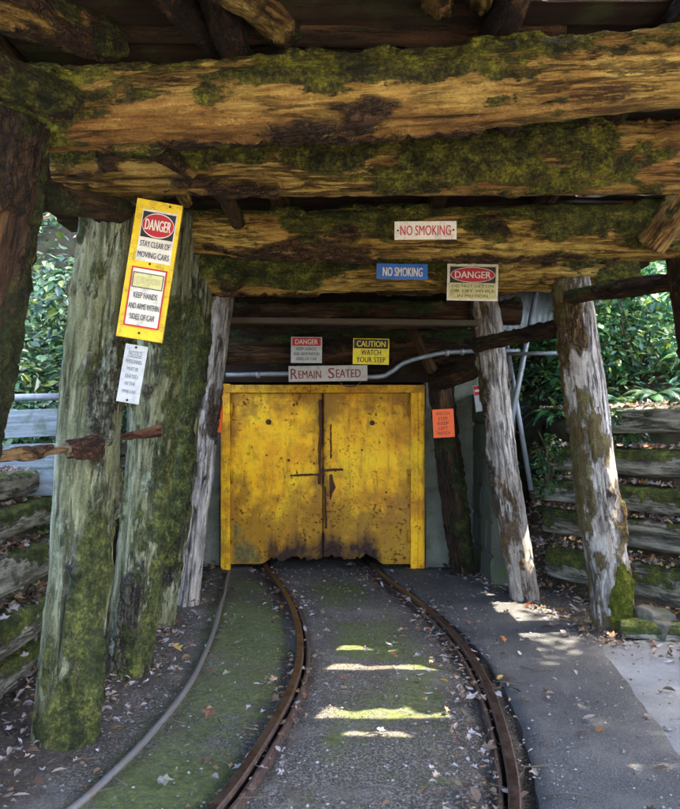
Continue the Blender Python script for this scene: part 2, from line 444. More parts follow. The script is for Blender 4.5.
def ground_mat():
    t = NT('trodden_ground')
    o = t.coord('Object', rand=False)
    n1 = t.noise(o, 1.6, 6, 0.65); n2 = t.noise(o, 45, 6, 0.75); v = t.voro(o, 90); n3 = t.noise(o, 9, 6, 0.7)
    gv = t.ramp(t.math('ADD', t.math('MULTIPLY', n2, 0.6), t.math('MULTIPLY', v, 0.45)), [(0.3, (0.010, 0.009, 0.007)), (0.5, (0.052, 0.047, 0.040)), (0.72, (0.16, 0.147, 0.13))])
    gv = t.mix(t.math('MULTIPLY', t.step(t.noise(o, 3.1, 7, 0.7), 0.46, 0.66), 0.65), gv, (0.055, 0.043, 0.032))
    gv = t.mix(t.math('MULTIPLY', t.step(t.noise(o, 1.3, 6, 0.65), 0.5, 0.66), 0.5), gv, (0.14, 0.13, 0.115))
    soil = t.ramp(n2, [(0.3, (0.012, 0.009, 0.006)), (0.7, (0.055, 0.040, 0.027))])
    c = t.mix(t.attr('soil'), gv, soil)
    mm = t.step(t.math('ADD', t.math('ADD', t.math('MULTIPLY', n3, 0.7), t.math('MULTIPLY', n2, 0.35)), t.math('MULTIPLY', t.attr('moss'), 0.40)), 0.66, 0.92)
    mc = t.ramp(t.noise(o, 26, 6, 0.7), [(0.35, (0.030, 0.042, 0.010)), (0.6, (0.085, 0.11, 0.022)), (0.75, (0.15, 0.17, 0.045))])
    c = t.mix(t.math('MULTIPLY', mm, 0.8), c, mc)
    t.bump(t.math('ADD', t.math('MULTIPLY', v, 0.5), t.math('ADD', n2, t.math('MULTIPLY', n3, 1.5))), 0.8, 0.014)
    return t.base(c, 0.9, 0.3)
M['ground'] = ground_mat()

def asphalt_mat():
    t = NT('worn_asphalt')
    o = t.coord('Object', rand=False)
    n2 = t.noise(o, 80, 6, 0.7); v = t.voro(o, 150); n1 = t.noise(o, 2.2, 6, 0.65)
    c = t.ramp(t.math('ADD', t.math('MULTIPLY', n2, 0.6), t.math('MULTIPLY', v, 0.5)), [(0.3, (0.018, 0.020, 0.024)), (0.55, (0.040, 0.042, 0.046)), (0.8, (0.11, 0.112, 0.117))])
    c = t.mix(t.math('MULTIPLY', t.step(n1, 0.45, 0.7), 0.6), c, (0.10, 0.097, 0.095))
    c = t.mix(t.math('MULTIPLY', t.step(t.noise(o, 6, 7, 0.72), 0.56, 0.72), 0.5), c, (0.06, 0.065, 0.025))
    t.bump(t.math('ADD', v, n2), 0.7, 0.008)
    return t.base(c, 0.72, 0.4)
M['asphalt'] = asphalt_mat()

def rail_mat():
    t = NT('rusty_rail_steel')
    o = t.coord('Object', rand=False)
    n = t.noise(o, 40, 6, 0.7)
    c = t.ramp(n, [(0.35, (0.014, 0.008, 0.006)), (0.52, (0.030, 0.015, 0.010)), (0.68, (0.10, 0.048, 0.026))])
    up = t.math('MULTIPLY', t.step(t.normal_dot((0, 0, 1)), 0.8, 0.97), t.attr('head'))
    c = t.mix(t.math('MULTIPLY', t.math('MULTIPLY', up, t.step(t.noise(o, 12, 6, 0.7), 0.36, 0.66)), 0.8), c, (0.12, 0.085, 0.066))
    t.bump(n, 0.3, 0.002)
    return t.base(c, t.math('SUBTRACT', 0.72, t.math('MULTIPLY', up, 0.32)), 0.5, t.math('MULTIPLY', up, 0.7))
M['rail'] = rail_mat()
M['hill'] = concrete_mat('leafy_soil', (0.028, 0.022, 0.014), 0.6)

# ------------------------------------------------------------------ track curve
def gp(px, py):
    d = 720 * EYE / (py - 430)
    return ((px - 345) * d / 720, d)
RAIL_L = [gp(*p) for p in ((264, 566), (270, 577), (285, 597), (296, 622), (301, 655), (295, 690), (275, 730), (243, 780), (208, 830))]
RAIL_R = [gp(*p) for p in ((371, 566), (379, 577), (406, 597), (438, 622), (467, 655), (488, 692), (503, 735), (514, 790), (518, 840))]
HOSE = [gp(*p) for p in ((229, 574), (222, 605), (211, 642), (188, 692), (150, 740), (108, 784), (60, 825), (-60, 900))]
def ext(P):
    P = [np.array(p) for p in P]
    d = P[-1] - P[-2]
    P.append(P[-1] + d / np.linalg.norm(d) * 1.4 + np.array([-0.35, 0]))
    P.append(P[-1] + d / np.linalg.norm(d) * 1.2 + np.array([-0.7, 0.1]))
    return [P[0] + np.array([-0.05, 0.6])] + P
def relax(c, k=60):
    d = np.r_[0, np.cumsum(np.linalg.norm(np.diff(c, axis=0), axis=1))]; t = np.linspace(0, d[-1], 160)
    c = np.stack([np.interp(t, d, c[:, 0]), np.interp(t, d, c[:, 1])], 1)
    for _ in range(k): c[1:-1] = 0.25 * c[:-2] + 0.5 * c[1:-1] + 0.25 * c[2:]
    return c
cl = relax(catmull(ext(RAIL_L))); cr = relax(catmull(ext(RAIL_R))); ch = catmull(HOSE)
def curve_x(c, y):
    i = np.argsort(c[:, 1]); return np.interp(y, c[i, 1], c[i, 0])

# ------------------------------------------------------------------ setting: ground
def make_ground():
    xs = np.concatenate([[-70, -40, -20, -10, -6, -4], np.arange(-3, 4.001, 0.03), [5, 7, 10, 20, 40, 70]])
    ys = np.concatenate([[-70, -40, -15, -6, -2, 0], np.arange(1.0, 8.61, 0.03), [10, 14, 20, 40, 80]])
    X, Y = np.meshgrid(xs, ys)
    x, y = X.ravel(), Y.ravel()
    p = np.stack([x, y, x * 0], 1)
    z = 0.016 * fbm(p * 1.1, 3, 3) + 0.010 * fbm(p * 7, 4, 5) + 0.004 * fbm(p * 30, 2, 8)
    L, Rr, H = curve_x(cl, y), curve_x(cr, y), curve_x(ch, y)
    for c in (L, Rr):
        z -= 0.022 * np.exp(-((x - c) / 0.11) ** 2)          # flange groove beside each rail
    z += 0.05 * smooth(-1.1, -1.9, x) + 0.02 * smooth(H + 0.1, H - 0.5, x)
    near = (np.abs(x) < 12) & (y > -3) & (y < 9)
    z = np.where(near, z, 0) - 0.01
    moss = smooth(H - 0.25, H + 0.15, x) * smooth(L + 0.02, L - 0.15, x)
    mid = smooth(L + 0.1, L + 0.35, x) * smooth(Rr - 0.1, Rr - 0.35, x)
    pt = 0.5 + 0.9 * fbm(p * np.array([1.4, 2.0, 1]), 3, 21)
    moss = np.clip(moss * (0.62 + 0.55 * pt) + mid * np.clip(pt, 0, 1) * 1.05 + 0.2 * (x < H), 0, 1.2)
    moss *= smooth(8.0, 6.6, y)
    soil = np.clip(0.75 * smooth(H - 0.05, H - 0.5, x) + smooth(-1.15, -1.6, x) + smooth(1.9, 2.6, x), 0, 1) * 0.8
    nx, ny = len(xs), len(ys)
    i = np.arange(nx * ny).reshape(ny, nx)
    f = np.stack([i[:-1, :-1], i[:-1, 1:], i[1:, 1:], i[1:, :-1]], -1).reshape(-1, 4)
    o = build('ground', np.stack([x, y, z], 1), f, M['ground'], attrs={'moss': moss, 'soil': soil})
    tag(o, kind='structure')
make_ground()

def sheet(name, poly_pts, z, thick, mat, res=0.05, seed=0):
    """a slab with a broken edge: outline given in metres, cut from a fine grid"""
    P = np.array(poly_pts)
    from mathutils.geometry import delaunay_2d_cdt
    edge = []
    for a, b in zip(P, np.roll(P, -1, 0)):
        n = max(2, int(np.linalg.norm(b - a) / 0.05))
        for k in range(n):
            q = a + (b - a) * k / n
            w = 0.018 * fbm(np.array([[q[0] * 5, q[1] * 5, seed]]), 3, seed)[0]
            edge.append((q[0] + w, q[1] + w * 0.7))
    xs = np.arange(P[:, 0].min(), P[:, 0].max(), res); ys = np.arange(P[:, 1].min(), P[:, 1].max(), res)
    inner = [(x, y) for x in xs for y in ys]
    E = np.array(edge)
    def inside(q):
        x, y = q; c = False
        xa, ya = E[:, 0], E[:, 1]; xb, yb = np.roll(xa, -1), np.roll(ya, -1)
        m = ((ya > y) != (yb > y))
        xx = (xb - xa)[m] * (y - ya[m]) / (yb - ya)[m] + xa[m]
        return (np.sum(x < xx) % 2) == 1
    inner = [q for q in inner if inside(q) and np.min((E[:, 0] - q[0]) ** 2 + (E[:, 1] - q[1]) ** 2) > (res * 0.6) ** 2]
    n = len(edge)
    vs = [Vector(q) for q in edge + inner]
    r = delaunay_2d_cdt(vs, [(k, (k + 1) % n) for k in range(n)], [], 2, 1e-5)
    v2 = np.array([v[:] for v in r[0]])
    zz = z + 0.006 * fbm(np.concatenate([v2 * 2.5, v2[:, :1] * 0], 1), 3, seed + 4)
    top = np.concatenate([v2, zz[:, None]], 1)
    nv = len(top)
    faces = [tuple(f) if (v2[f[1]][0] - v2[f[0]][0]) * (v2[f[2]][1] - v2[f[0]][1]) - (v2[f[1]][1] - v2[f[0]][1]) * (v2[f[2]][0] - v2[f[0]][0]) > 0 else tuple(reversed(f)) for f in r[2]]
    cnt = {}
    for f in faces:
        for a, b in zip(f, f[1:] + f[:1]):
            cnt[(a, b)] = 1
    bot = top.copy(); bot[:, 2] -= thick
    side = [(b, a, a + nv, b + nv) for (a, b) in cnt if (b, a) not in cnt]
    o = build(name, np.concatenate([top, bot]), list(faces) + side, mat, smooth_=False)
    for pl in o.data.polygons[:len(faces)]: pl.use_smooth = True
    return tag(o, kind='structure')

ys_ = np.linspace(7.78, 1.0, 30)
right_edge = [(curve_x(cr, y) + 0.10, y) for y in ys_]
asph = right_edge + [(2.6, 1.0), (1.62, 2.4), (1.50, 3.0), (1.53, 3.35), (1.60, 3.7), (1.66, 4.2), (1.72, 4.75), (1.79, 5.05), (1.80, 5.3), (1.72, 5.9), (1.55, 6.6), (1.42, 7.78)]
sheet('asphalt_path', asph, 0.010, 0.04, M['asphalt'], 0.09, 3)
sheet('concrete_path', [(1.60, 2.4), (3.2, 2.4), (3.2, 4.6), (2.55, 5.25), (1.95, 5.1), (1.6, 4.9), (1.5, 4.2), (1.4, 3.4)], 0.003, 0.05, M['slab'], 0.12, 9)

M['bounce_slab'] = concrete_mat('pale_bounce_concrete', (0.38, 0.36, 0.32), 0.1)
sheet('bounce_slab', [(-5.0, -9.0), (5.5, -9.0), (5.5, -0.8), (1.6, -0.4), (-1.8, -0.5), (-5.0, -0.9)], 0.012, 0.05, M['bounce_slab'], 0.5, 12)  # unseen pale slab added behind the camera to bounce sun onto beams and door

# ------------------------------------------------------------------ setting: hillsides
def hill(name, x0, x1, y0, y1, fn, seed):
    xs = np.linspace(x0, x1, 60); ys = np.linspace(y0, y1, 60)
    X, Y = np.meshgrid(xs, ys); x, y = X.ravel(), Y.ravel()
    z = fn(x, y) + 0.12 * fbm(np.stack([x, y, x * 0], 1) * 0.9, 4, seed)
    i = np.arange(3600).reshape(60, 60)
    f = np.stack([i[:-1, :-1], i[:-1, 1:], i[1:, 1:], i[1:, :-1]], -1).reshape(-1, 4)
    return tag(build(name, np.stack([x, y, z], 1), f, M['hill']), kind='structure')
# the right bank starts behind the crib wall, which runs from (1.75, 7.0) towards (3.2, 4.4)
WA, WD = np.array([1.80, 7.1]), np.array([1.15, -2.0]) / math.hypot(1.15, 2.0)
WN = np.array([-WD[1], WD[0]])                                # points away from the track
def right_fn(x, y):
    q = (x - WA[0]) * WN[0] + (y - WA[1]) * WN[1]
    return np.where(q < 0.4, -0.6, -0.2) + smooth(0.50, 0.85, q) * 1.75 + np.clip(q - 0.8, 0, 9) * 0.46
def left_fn(x, y):
    q = -x - 1.98
    return np.where(q < 0, -0.5, -0.3) + smooth(0.35, 0.7, q) * 1.3 + np.clip(q - 0.6, 0, 9) * 0.5
hill('hillside', 1.2, 14, 2.2, 22, right_fn, 31)
hill('hillside', -14, -1.9, 1.0, 22, left_fn, 37)
def back_fn(x, y):
    return np.clip(y - 9.6, 0, 20) * 0.62 - 0.3 + smooth(9.55, 9.9, y) * 2.6 + smooth(1.3, 2.0, np.abs(x)) * smooth(8.2, 8.7, y) * 1.6
hill('hillside', -14, 14, 8.2, 30, back_fn, 41)
mb = MB()
for c, sz in (((-1.45, 8.85, 1.2), (0.2, 1.38, 2.6)), ((1.20, 8.85, 1.2), (0.2, 1.38, 2.6)), ((-0.12, 8.85, 2.44), (2.44, 1.38, 0.1)), ((-0.12, 9.58, 1.2), (2.9, 0.06, 2.6))): mb.box(c, sz)
tag(mb.build('tunnel', M['darkstone']), kind='structure')

# ------------------------------------------------------------------ round timber
def make_log(name, p0, p1, r0, r1, mat, seed, bark=0.3, rough=1.0, bend=0.03, flare=0.0, knots=3, crackn=0.5, nseg=88, step=0.015, parent=None, squash=1.0, moss_sleeve=None):
    p0, p1 = Vector(p0), Vector(p1)
    L = (p1 - p0).length
    nr = max(6, int(L / step))
    t = np.linspace(0, 1, nr + 1)
    th = np.arange(nseg) * 2 * math.pi / nseg
    T, TH = np.meshgrid(t, th, indexing='ij')
    z = (T * L).ravel(); th_ = TH.ravel(); tt = T.ravel()
    r = r0 + (r1 - r0) * tt + flare * np.exp(-z / 0.16)
    rm = (r0 + r1) / 2
    cx, cy = np.cos(th_), np.sin(th_)
    P = np.stack([cx * rm, cy * rm, z], 1)
    off = seed * 13.7
    big = fbm(P * np.array([4, 4, 1.6]) + off, 3, seed)
    grain = fbm(P * np.array([42, 42, 2.2]) + off, 3, seed + 1)
    grain2 = fbm(P * np.array([16, 16, 1.0]) + off, 2, seed + 2)
    disp = big * 0.09 * rm * rough + grain * 0.0045 * rough + grain2 * 0.007 * rough
    cr_ = np.abs(vnoise(P * np.array([19, 19, 0.9]) + off + 5, seed + 3))
    cgate = smooth(0.05, 0.35, vnoise(P * np.array([5, 5, 1.3]) + off + 9, seed + 4) + crackn - 0.5)
    crack = (1 - smooth(0.02, 0.075, cr_)) * cgate
    disp -= crack * 0.013
    fs = np.abs(fbm(P * np.array([13, 13, 1.5]) + off + 31, 3, seed + 12))
    disp -= (1 - smooth(0.0, 0.12, fs)) * 0.010 * rough * min(1, rm / 0.1)
    disp += 0.006 * fbm(P * np.array([30, 30, 14]) + off, 3, seed + 13) * rough
    bm_ = fbm(P * np.array([6, 6, 2.0]) + off + 3, 4, seed + 5)
    thr = 0.55 - bark
    barkm = smooth(thr - 0.03, thr + 0.05, bm_ * 1.4)
    plate = np.abs(fbm(P * np.array([24, 24, 8]) + off, 3, seed + 6))
    disp += barkm * (0.008 + 0.016 * smooth(0.0, 0.25, plate) * rough * min(1, rm / 0.12))
    rs = random.Random(seed)
    knot = np.zeros_like(z)
    for _ in range(knots):
        kz, kt, kr = rs.uniform(0.1, 0.92) * L, rs.uniform(0, 6.28), rs.uniform(0.02, 0.045) * min(1.2, rm / 0.12)
        dth = np.angle(np.exp(1j * (th_ - kt))) * rm
        d2 = np.sqrt(dth ** 2 + ((z - kz) * 0.8) ** 2) / kr
        disp += 0.022 * np.exp(-d2 ** 2 * 0.8) * min(1.2, rm / 0.12) - 0.014 * np.exp(-(d2 * 2.2) ** 2)
        knot = np.maximum(knot, np.exp(-(d2 * 1.5) ** 2))
    d_ = (p1 - p0).normalized(); rotm = np.array(d_.to_track_quat('Z', 'Y').to_matrix())
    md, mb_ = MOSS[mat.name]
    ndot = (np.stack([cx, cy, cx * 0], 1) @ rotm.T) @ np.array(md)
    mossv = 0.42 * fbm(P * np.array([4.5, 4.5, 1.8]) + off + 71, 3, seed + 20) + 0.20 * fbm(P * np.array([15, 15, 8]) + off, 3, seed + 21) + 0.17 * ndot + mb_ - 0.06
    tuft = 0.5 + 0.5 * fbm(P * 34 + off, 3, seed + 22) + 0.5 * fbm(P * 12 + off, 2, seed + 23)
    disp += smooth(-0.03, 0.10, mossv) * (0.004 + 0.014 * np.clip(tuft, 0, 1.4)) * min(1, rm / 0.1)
    R_ = r + disp
    bz = np.stack([z * 0.9, z * 0 + seed, z * 0], 1)
    bx = vnoise(bz + off, seed + 8) * bend; by = vnoise(bz + off + 50, seed + 9) * bend
    X = cx * R_ * squash + bx; Y = cy * R_ + by
    v = np.stack([X, Y, z], 1)
    i = np.arange((nr + 1) * nseg).reshape(nr + 1, nseg)
    j = np.roll(i, -1, 1)
    f = np.stack([i[:-1], j[:-1], j[1:], i[1:]], -1).reshape(-1, 4)
    # ragged cut ends
    av, bk, ck, kk, mk = v, barkm, crack, knot, mossv
    faces = [f]; mi = [np.zeros(len(f), int)]
    for end, ring, zz in ((0, i[0], 0.0), (1, i[-1], L)):
        c = v[ring].mean(0)
        prev = ring
        for s_ in (0.94, 0.55, 0.02):
            nv = c + (v[ring] - c) * s_
            nv[:, 2] = zz + (0.010 if end else -0.010) * (1 - s_ ** 3) + 0.006 * vnoise(nv * 30 + off, seed)
            n0 = len(av); av = np.concatenate([av, nv]); new = np.arange(n0, n0 + nseg)
            q = np.stack([prev, np.roll(prev, -1), np.roll(new, -1), new], -1)
            if end == 0: q = q[:, ::-1]
            faces.append(q); mi.append(np.ones(nseg, int)); prev = new
            z0 = np.zeros(nseg); bk = np.concatenate([bk, z0]); ck = np.concatenate([ck, z0]); kk = np.concatenate([kk, z0]); mk = np.concatenate([mk, z0 - 1])
    o = build(name, av, np.concatenate(faces), [mat, M['end']], parent, attrs={'bark': bk, 'crack': ck, 'knot': kk, 'moss': mk}, midx=np.concatenate(mi))
    frame_to(o, p0, p1)
    return o

# posts: ground point (column, row), top point, distance, radii
def post(px0, py0, px1, py1, d, r0, r1, mat, seed, label, d1=None, **kw):
    d1 = d1 or d
    a, b = at(px0, py0, d), at(px1, py1, d1)
    a.z = min(a.z, -0.06)
    o = make_log('timber_post', a, b, r0, r1, M[mat], seed, **kw)
    return tag(o, label, 'post', 'round timber posts of the tunnel entrance')

post(-136, 868, 4, 118, 2.50, 0.165, 0.135, 'post_dark', 11, 'dark bark-covered post at the left edge, nearest to the viewer', bark=0.75, bend=0.05, knots=5)
post(57, 740, 116, 208, 3.48, 0.135, 0.155, 'post_moss', 12, 'thick mossy grey post with the pale brown bar driven into its left side', flare=0.015, bark=0.15, bend=0.05, knots=4)
post(127, 676, 176, 214, 4.40, 0.135, 0.145, 'post_moss', 13, 'green and white streaked post just behind the tall yellow sign', bark=0.2, bend=0.04)
post(161, 628, 196, 258, 5.45, 0.12, 0.135, 'post_moss', 14, 'mossy post squeezed between the streaked post and the slim silver post', bark=0.3, bend=0.04)
post(184, 606, 219, 296, 6.17, 0.115, 0.11, 'post_silver', 15, 'slim silver-grey post beside the left edge of the yellow doors', bark=0.1, crackn=0.75, flare=0.01, knots=2)
post(613, 627, 571, 280, 5.50, 0.165, 0.135, 'post_pale', 16, 'pale thick post with a mossy foot standing free in front of the log wall', bark=0.05, crackn=0.6, knots=5)
post(524, 599, 483, 300, 6.40, 0.125, 0.12, 'post_silver', 17, 'bare silver post under the large black and white danger sign', bark=0.1, crackn=0.85, knots=2)
post(463, 574, 439, 358, 7.45, 0.125, 0.11, 'post_dark', 18, 'dark post carrying the orange notice right of the yellow doors', bark=0.5)
post(742, 672, 684, 250, 4.55, 0.13, 0.11, 'post_dark', 19, 'dark post at the right edge of the picture holding the end of a rail', bark=0.6)
for d, xx, sd in ((3.45, 2.0, 21), (2.65, 2.05, 22)):
    a = Vector((xx + 0.35, d, -0.06)); b = Vector((xx, d, 2.66))
    tag(make_log('timber_post', a, b, 0.15, 0.13, M['post_dark'], sd, bark=0.4, nseg=40, step=0.05),
        'dark post outside the right edge of the view, under the %s roof beam' % ('second' if d > 3 else 'nearest'), 'post', 'round timber posts of the tunnel entrance')

# moss collar on the foot of the pale post
def moss_cushion(name, c, sx, sy, sz, seed, label):
    n = 110
    th = np.linspace(0, 2 * math.pi, n, endpoint=False); ph = np.linspace(0.02, math.pi - 0.02, 120)
    T, Pp = np.meshgrid(th, ph); t, p = T.ravel(), Pp.ravel()
    u = np.stack([np.sin(p) * np.cos(t), np.sin(p) * np.sin(t), np.cos(p)], 1)
    k = 1 + 0.22 * fbm(u * 2.2 + seed, 4, seed) + 0.10 * fbm(u * 9 + seed, 4, seed + 1) + 0.05 * fbm(u * 40 + seed, 2, seed + 1)
    v = u * k[:, None] * np.array([sx, sy, sz])
    i = np.arange(len(v)).reshape(120, n); j = np.roll(i, -1, 1)
    f = np.stack([i[:-1], i[1:], j[1:], j[:-1]], -1).reshape(-1, 4)
    o = build(name, v, f, M['moss'])
    o.location = c
    return tag(o, label, 'moss')
def moss_mat():
    t = NT('moss_cushion')
    o = t.coord('Object')
    n = t.noise(o, 60, 6, 0.75); n2 = t.noise(o, 9, 4)
    c = t.ramp(t.math('ADD', t.math('MULTIPLY', n, 0.5), t.math('MULTIPLY', n2, 0.5)), [(0.35, (0.02, 0.026, 0.006)), (0.50, (0.075, 0.085, 0.012)), (0.64, (0.20, 0.19, 0.025))])
    t.bump(n, 1.0, 0.02)
    return t.base(c, 0.95, 0.1)
M['moss'] = moss_mat()
moss_cushion('moss_cushion', at(619, 600, 5.42), 0.105, 0.13, 0.30, 3, 'yellow-green moss cushion on the foot of the pale right post')

# cross beams: (column, row, distance) at each end
def beam(a, b, r0, r1, mat, seed, label, name='roof_beam', group='log beams laid across the track', cat='beam', **kw):
    o = make_log(name, at(*a), at(*b), r0, r1, M[mat], seed, **kw)
    return tag(o, label, cat, group)
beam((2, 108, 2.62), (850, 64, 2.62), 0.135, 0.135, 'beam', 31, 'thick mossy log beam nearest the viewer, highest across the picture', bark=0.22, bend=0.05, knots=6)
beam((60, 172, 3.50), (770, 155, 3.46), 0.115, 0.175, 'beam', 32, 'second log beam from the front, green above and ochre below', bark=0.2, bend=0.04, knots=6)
beam((172, 233, 4.50), (760, 229, 4.50), 0.130, 0.180, 'beam_far', 33, 'third log beam from the front, carrying the white no smoking sign', bark=0.15, bend=0.03, knots=5)
beam((203, 273, 5.50), (631, 271, 5.58), 0.185, 0.160, 'beam_far', 34, 'orange-brown log beam carrying the blue sign and the large danger sign', bark=0.3, bend=0.04, knots=7, rough=1.5, crackn=0.95)
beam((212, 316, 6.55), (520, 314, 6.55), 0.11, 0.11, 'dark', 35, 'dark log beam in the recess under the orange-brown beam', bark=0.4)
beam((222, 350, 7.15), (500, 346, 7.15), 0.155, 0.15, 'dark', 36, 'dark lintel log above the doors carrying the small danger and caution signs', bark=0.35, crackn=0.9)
o = MB().box((0, 0, 0), (2.35, 0.10, 0.05), bev=0.006).build('plank', M['bluegrey']); o.location = at(345, 322, 6.35)
o.rotation_euler = (0, 0.012, 0)
o.data.materials[0] = M['dark_trunk']
tag(o, 'narrow brown plank nailed along the dark recess above the signs', 'plank')

# small round logs on and between the beams
G2 = 'small logs laid over the roof beams'
def small(a, b, r, mat, seed, label, r1=None, group=G2, name='small_log', cat='log', **kw):
    kw = dict(dict(bark=0.55, nseg=40, step=0.018, knots=2, bend=0.02), **kw)
    return beam(a, b, r, r1 or r * 0.92, mat, seed, label, name=name, group=group, cat=cat, **kw)
small((-60, -12, 1.95), (112, 44, 2.72), 0.062, 'beam_dry', 41, 'cracked bark log in the top left corner, upper of the two there', bark=0.95)
small((-70, 48, 1.95), (74, 103, 2.58), 0.060, 'beam_dry', 42, 'cracked bark log at the left edge, just above the dark post', bark=0.95)
small((205, -30, 2.0), (284, 30, 2.80), 0.058, 'beam_dry', 43, 'ochre log end poking down at the top, left of centre', bark=0.4)
small((150, -30, 2.1), (216, 42, 2.85), 0.045, 'dark', 44, 'thin dark stick at the top between the ochre log end and the cracked corner log')
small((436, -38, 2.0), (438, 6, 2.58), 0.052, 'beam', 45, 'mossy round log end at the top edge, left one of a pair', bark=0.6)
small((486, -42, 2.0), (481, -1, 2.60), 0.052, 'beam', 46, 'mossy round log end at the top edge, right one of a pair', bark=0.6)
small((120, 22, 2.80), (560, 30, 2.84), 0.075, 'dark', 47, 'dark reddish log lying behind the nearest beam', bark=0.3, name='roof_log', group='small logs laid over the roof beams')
G3 = 'short spacer logs wedged between the roof beams'
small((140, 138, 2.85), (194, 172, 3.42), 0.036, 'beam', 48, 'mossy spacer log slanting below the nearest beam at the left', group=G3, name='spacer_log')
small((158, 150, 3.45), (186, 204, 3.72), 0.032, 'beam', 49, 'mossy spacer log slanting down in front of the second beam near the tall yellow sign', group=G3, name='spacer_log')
small((216, 190, 3.65), (238, 226, 4.36), 0.045, 'dark', 50, 'short brown spacer log resting on the left part of the third beam', group=G3, name='spacer_log')
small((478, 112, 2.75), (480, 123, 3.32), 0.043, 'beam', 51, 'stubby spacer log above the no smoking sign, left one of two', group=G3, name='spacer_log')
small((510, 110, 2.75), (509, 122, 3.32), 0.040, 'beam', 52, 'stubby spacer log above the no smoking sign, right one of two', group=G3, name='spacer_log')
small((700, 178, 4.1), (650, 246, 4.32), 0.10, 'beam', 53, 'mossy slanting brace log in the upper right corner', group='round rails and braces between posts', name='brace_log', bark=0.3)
small((432, 372, 7.0), (398, 304, 6.9), 0.05, 'dark', 54, 'dark slanting stick in the recess above the caution sign', group='round rails and braces between posts', name='brace_log')
G4 = 'round rails and braces between posts'
small((0, 192, 2.5), (128, 214, 3.45), 0.052, 'post_dark', 55, 'thick brown rail between the two nearest left posts, above the green bushes', group=G4, name='rail_log', r1=0.05, bend=0.05)
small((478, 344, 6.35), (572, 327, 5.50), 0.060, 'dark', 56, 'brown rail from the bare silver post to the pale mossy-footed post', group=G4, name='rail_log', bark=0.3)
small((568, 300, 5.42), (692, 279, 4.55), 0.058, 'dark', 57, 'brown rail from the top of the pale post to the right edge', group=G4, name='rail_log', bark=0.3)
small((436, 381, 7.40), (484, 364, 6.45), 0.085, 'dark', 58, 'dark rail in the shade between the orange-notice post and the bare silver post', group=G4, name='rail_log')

# iron bars between left posts
def iron_bar(p0, p1, r, label, woody, seed):
    p0, p1 = Vector(p0), Vector(p1); L = (p1 - p0).length
    t = empty('brace_bar', p0)
    pm = p0.lerp(p1, 0.66 if woody else 0.0)
    kw = dict(nseg=32, step=0.006, knots=1, bend=0.006, parent=t)
    if woody:
        o = make_log('bar', Vector((0, 0, 0)), pm - p0 + (p1 - p0) * 0.03, r, r * 0.9, M['bar'], seed, bark=0.15, **kw)
    o = make_log('flattened_end', pm - p0, p1 - p0, r * (1.0 if woody else 0.55), r * (2.3 if woody else 2.1), M['rusty_end'], seed + 1, bark=0.9, rough=1.3, squash=0.6, **kw)
    return tag(t, label, 'bar', 'braces driven into the left posts')
M['bar'] = log_mat('brown_bar', ((0.06, 0.03, 0.012), (0.20, 0.115, 0.05), (0.36, 0.23, 0.11), (0.16, 0.08, 0.03)), (0.12, 0.06, 0.03), (0, 0, 1), -0.3)
M['rusty_end'] = log_mat('flaking_rust', ((0.03, 0.012, 0.007), (0.12, 0.045, 0.022), (0.24, 0.12, 0.06), (0.09, 0.035, 0.02)), (0.13, 0.055, 0.03), (0, 0, 1), -0.35)
iron_bar(at(-6, 457, 2.55), at(97, 447, 3.22), 0.021, 'pale brown bar with flattened rusty end driven into the thick mossy post', True, 71)
iron_bar(at(120, 438, 4.0), at(160, 431, 4.2), 0.019, 'short rusty iron spike driven into the streaked post', False, 75)

# ------------------------------------------------------------------ roof
def roof_board(y0, y1, z, x0, x1, seed, bites=()):
    n = int((x1 - x0) / 0.025)
    xs = np.linspace(x0, x1, n)
    e0 = y0 + 0.010 * fbm(np.stack([xs * 3, xs * 0 + seed, xs * 0], 1), 3, seed)
    e1 = y1 + 0.010 * fbm(np.stack([xs * 3, xs * 0 + seed, xs * 0 + 9], 1), 3, seed)
    for (bx0, bx1, dep) in bites:
        m = smooth(bx0, bx0 + 0.12, xs) * smooth(bx1, bx1 - 0.12, xs)
        m *= np.clip(0.80 + 0.75 * fbm(np.stack([xs * 6, xs * 0 + seed, xs * 0], 1), 3, seed + 2), 0, 1)
        e0 = e0 + dep * m
    zz = z + 0.006 * fbm(np.stack([xs, xs * 0 + seed, xs * 0], 1), 2, seed)
    q = [np.stack([xs, e0, zz], 1), np.stack([xs, e1, zz], 1), np.stack([xs, e1, zz + 0.028], 1), np.stack([xs, e0, zz + 0.028], 1)]
    v = np.concatenate(q); f = []
    for a, b in ((1, 0), (2, 1), (3, 2), (0, 3)):
        i = np.arange(n - 1)
        f.append(np.stack([a * n + i, b * n + i, b * n + i + 1, a * n + i + 1], -1))
    f.append(np.array([[0, n, 2 * n, 3 * n], [4 * n - 1, 3 * n - 1, 2 * n - 1, n - 1]]))
    o = build('roof_board', v, np.concatenate(f), M['plank'], smooth_=False)
    o.data.transform(Matrix.Translation((-x0, -y0, -z))); o.location = (x0, y0, z)
    return o
SLITS = ((2.55, 0.55, 1.3, 0.055), (2.72, 0.0, 0.35, 0.06), (3.40, 1.0, 1.2, 0.04), (3.70, 1.55, 2.05, 0.12), (3.93, 1.42, 2.25, 0.21), (4.16, 1.75, 2.0, 0.10), (4.70, 1.46, 2.30, 0.17), (5.10, 1.50, 2.05, 0.14))
fronts = [-1.3]
for ys, *_ in SLITS + ((9.6,),):
    n = max(1, round((ys - fronts[-1]) / 0.24)); y = fronts[-1]
    fronts += [y + (ys - y) * (i + 1) / n + (random.uniform(-0.02, 0.02) if i + 1 < n else 0) for i in range(n)]
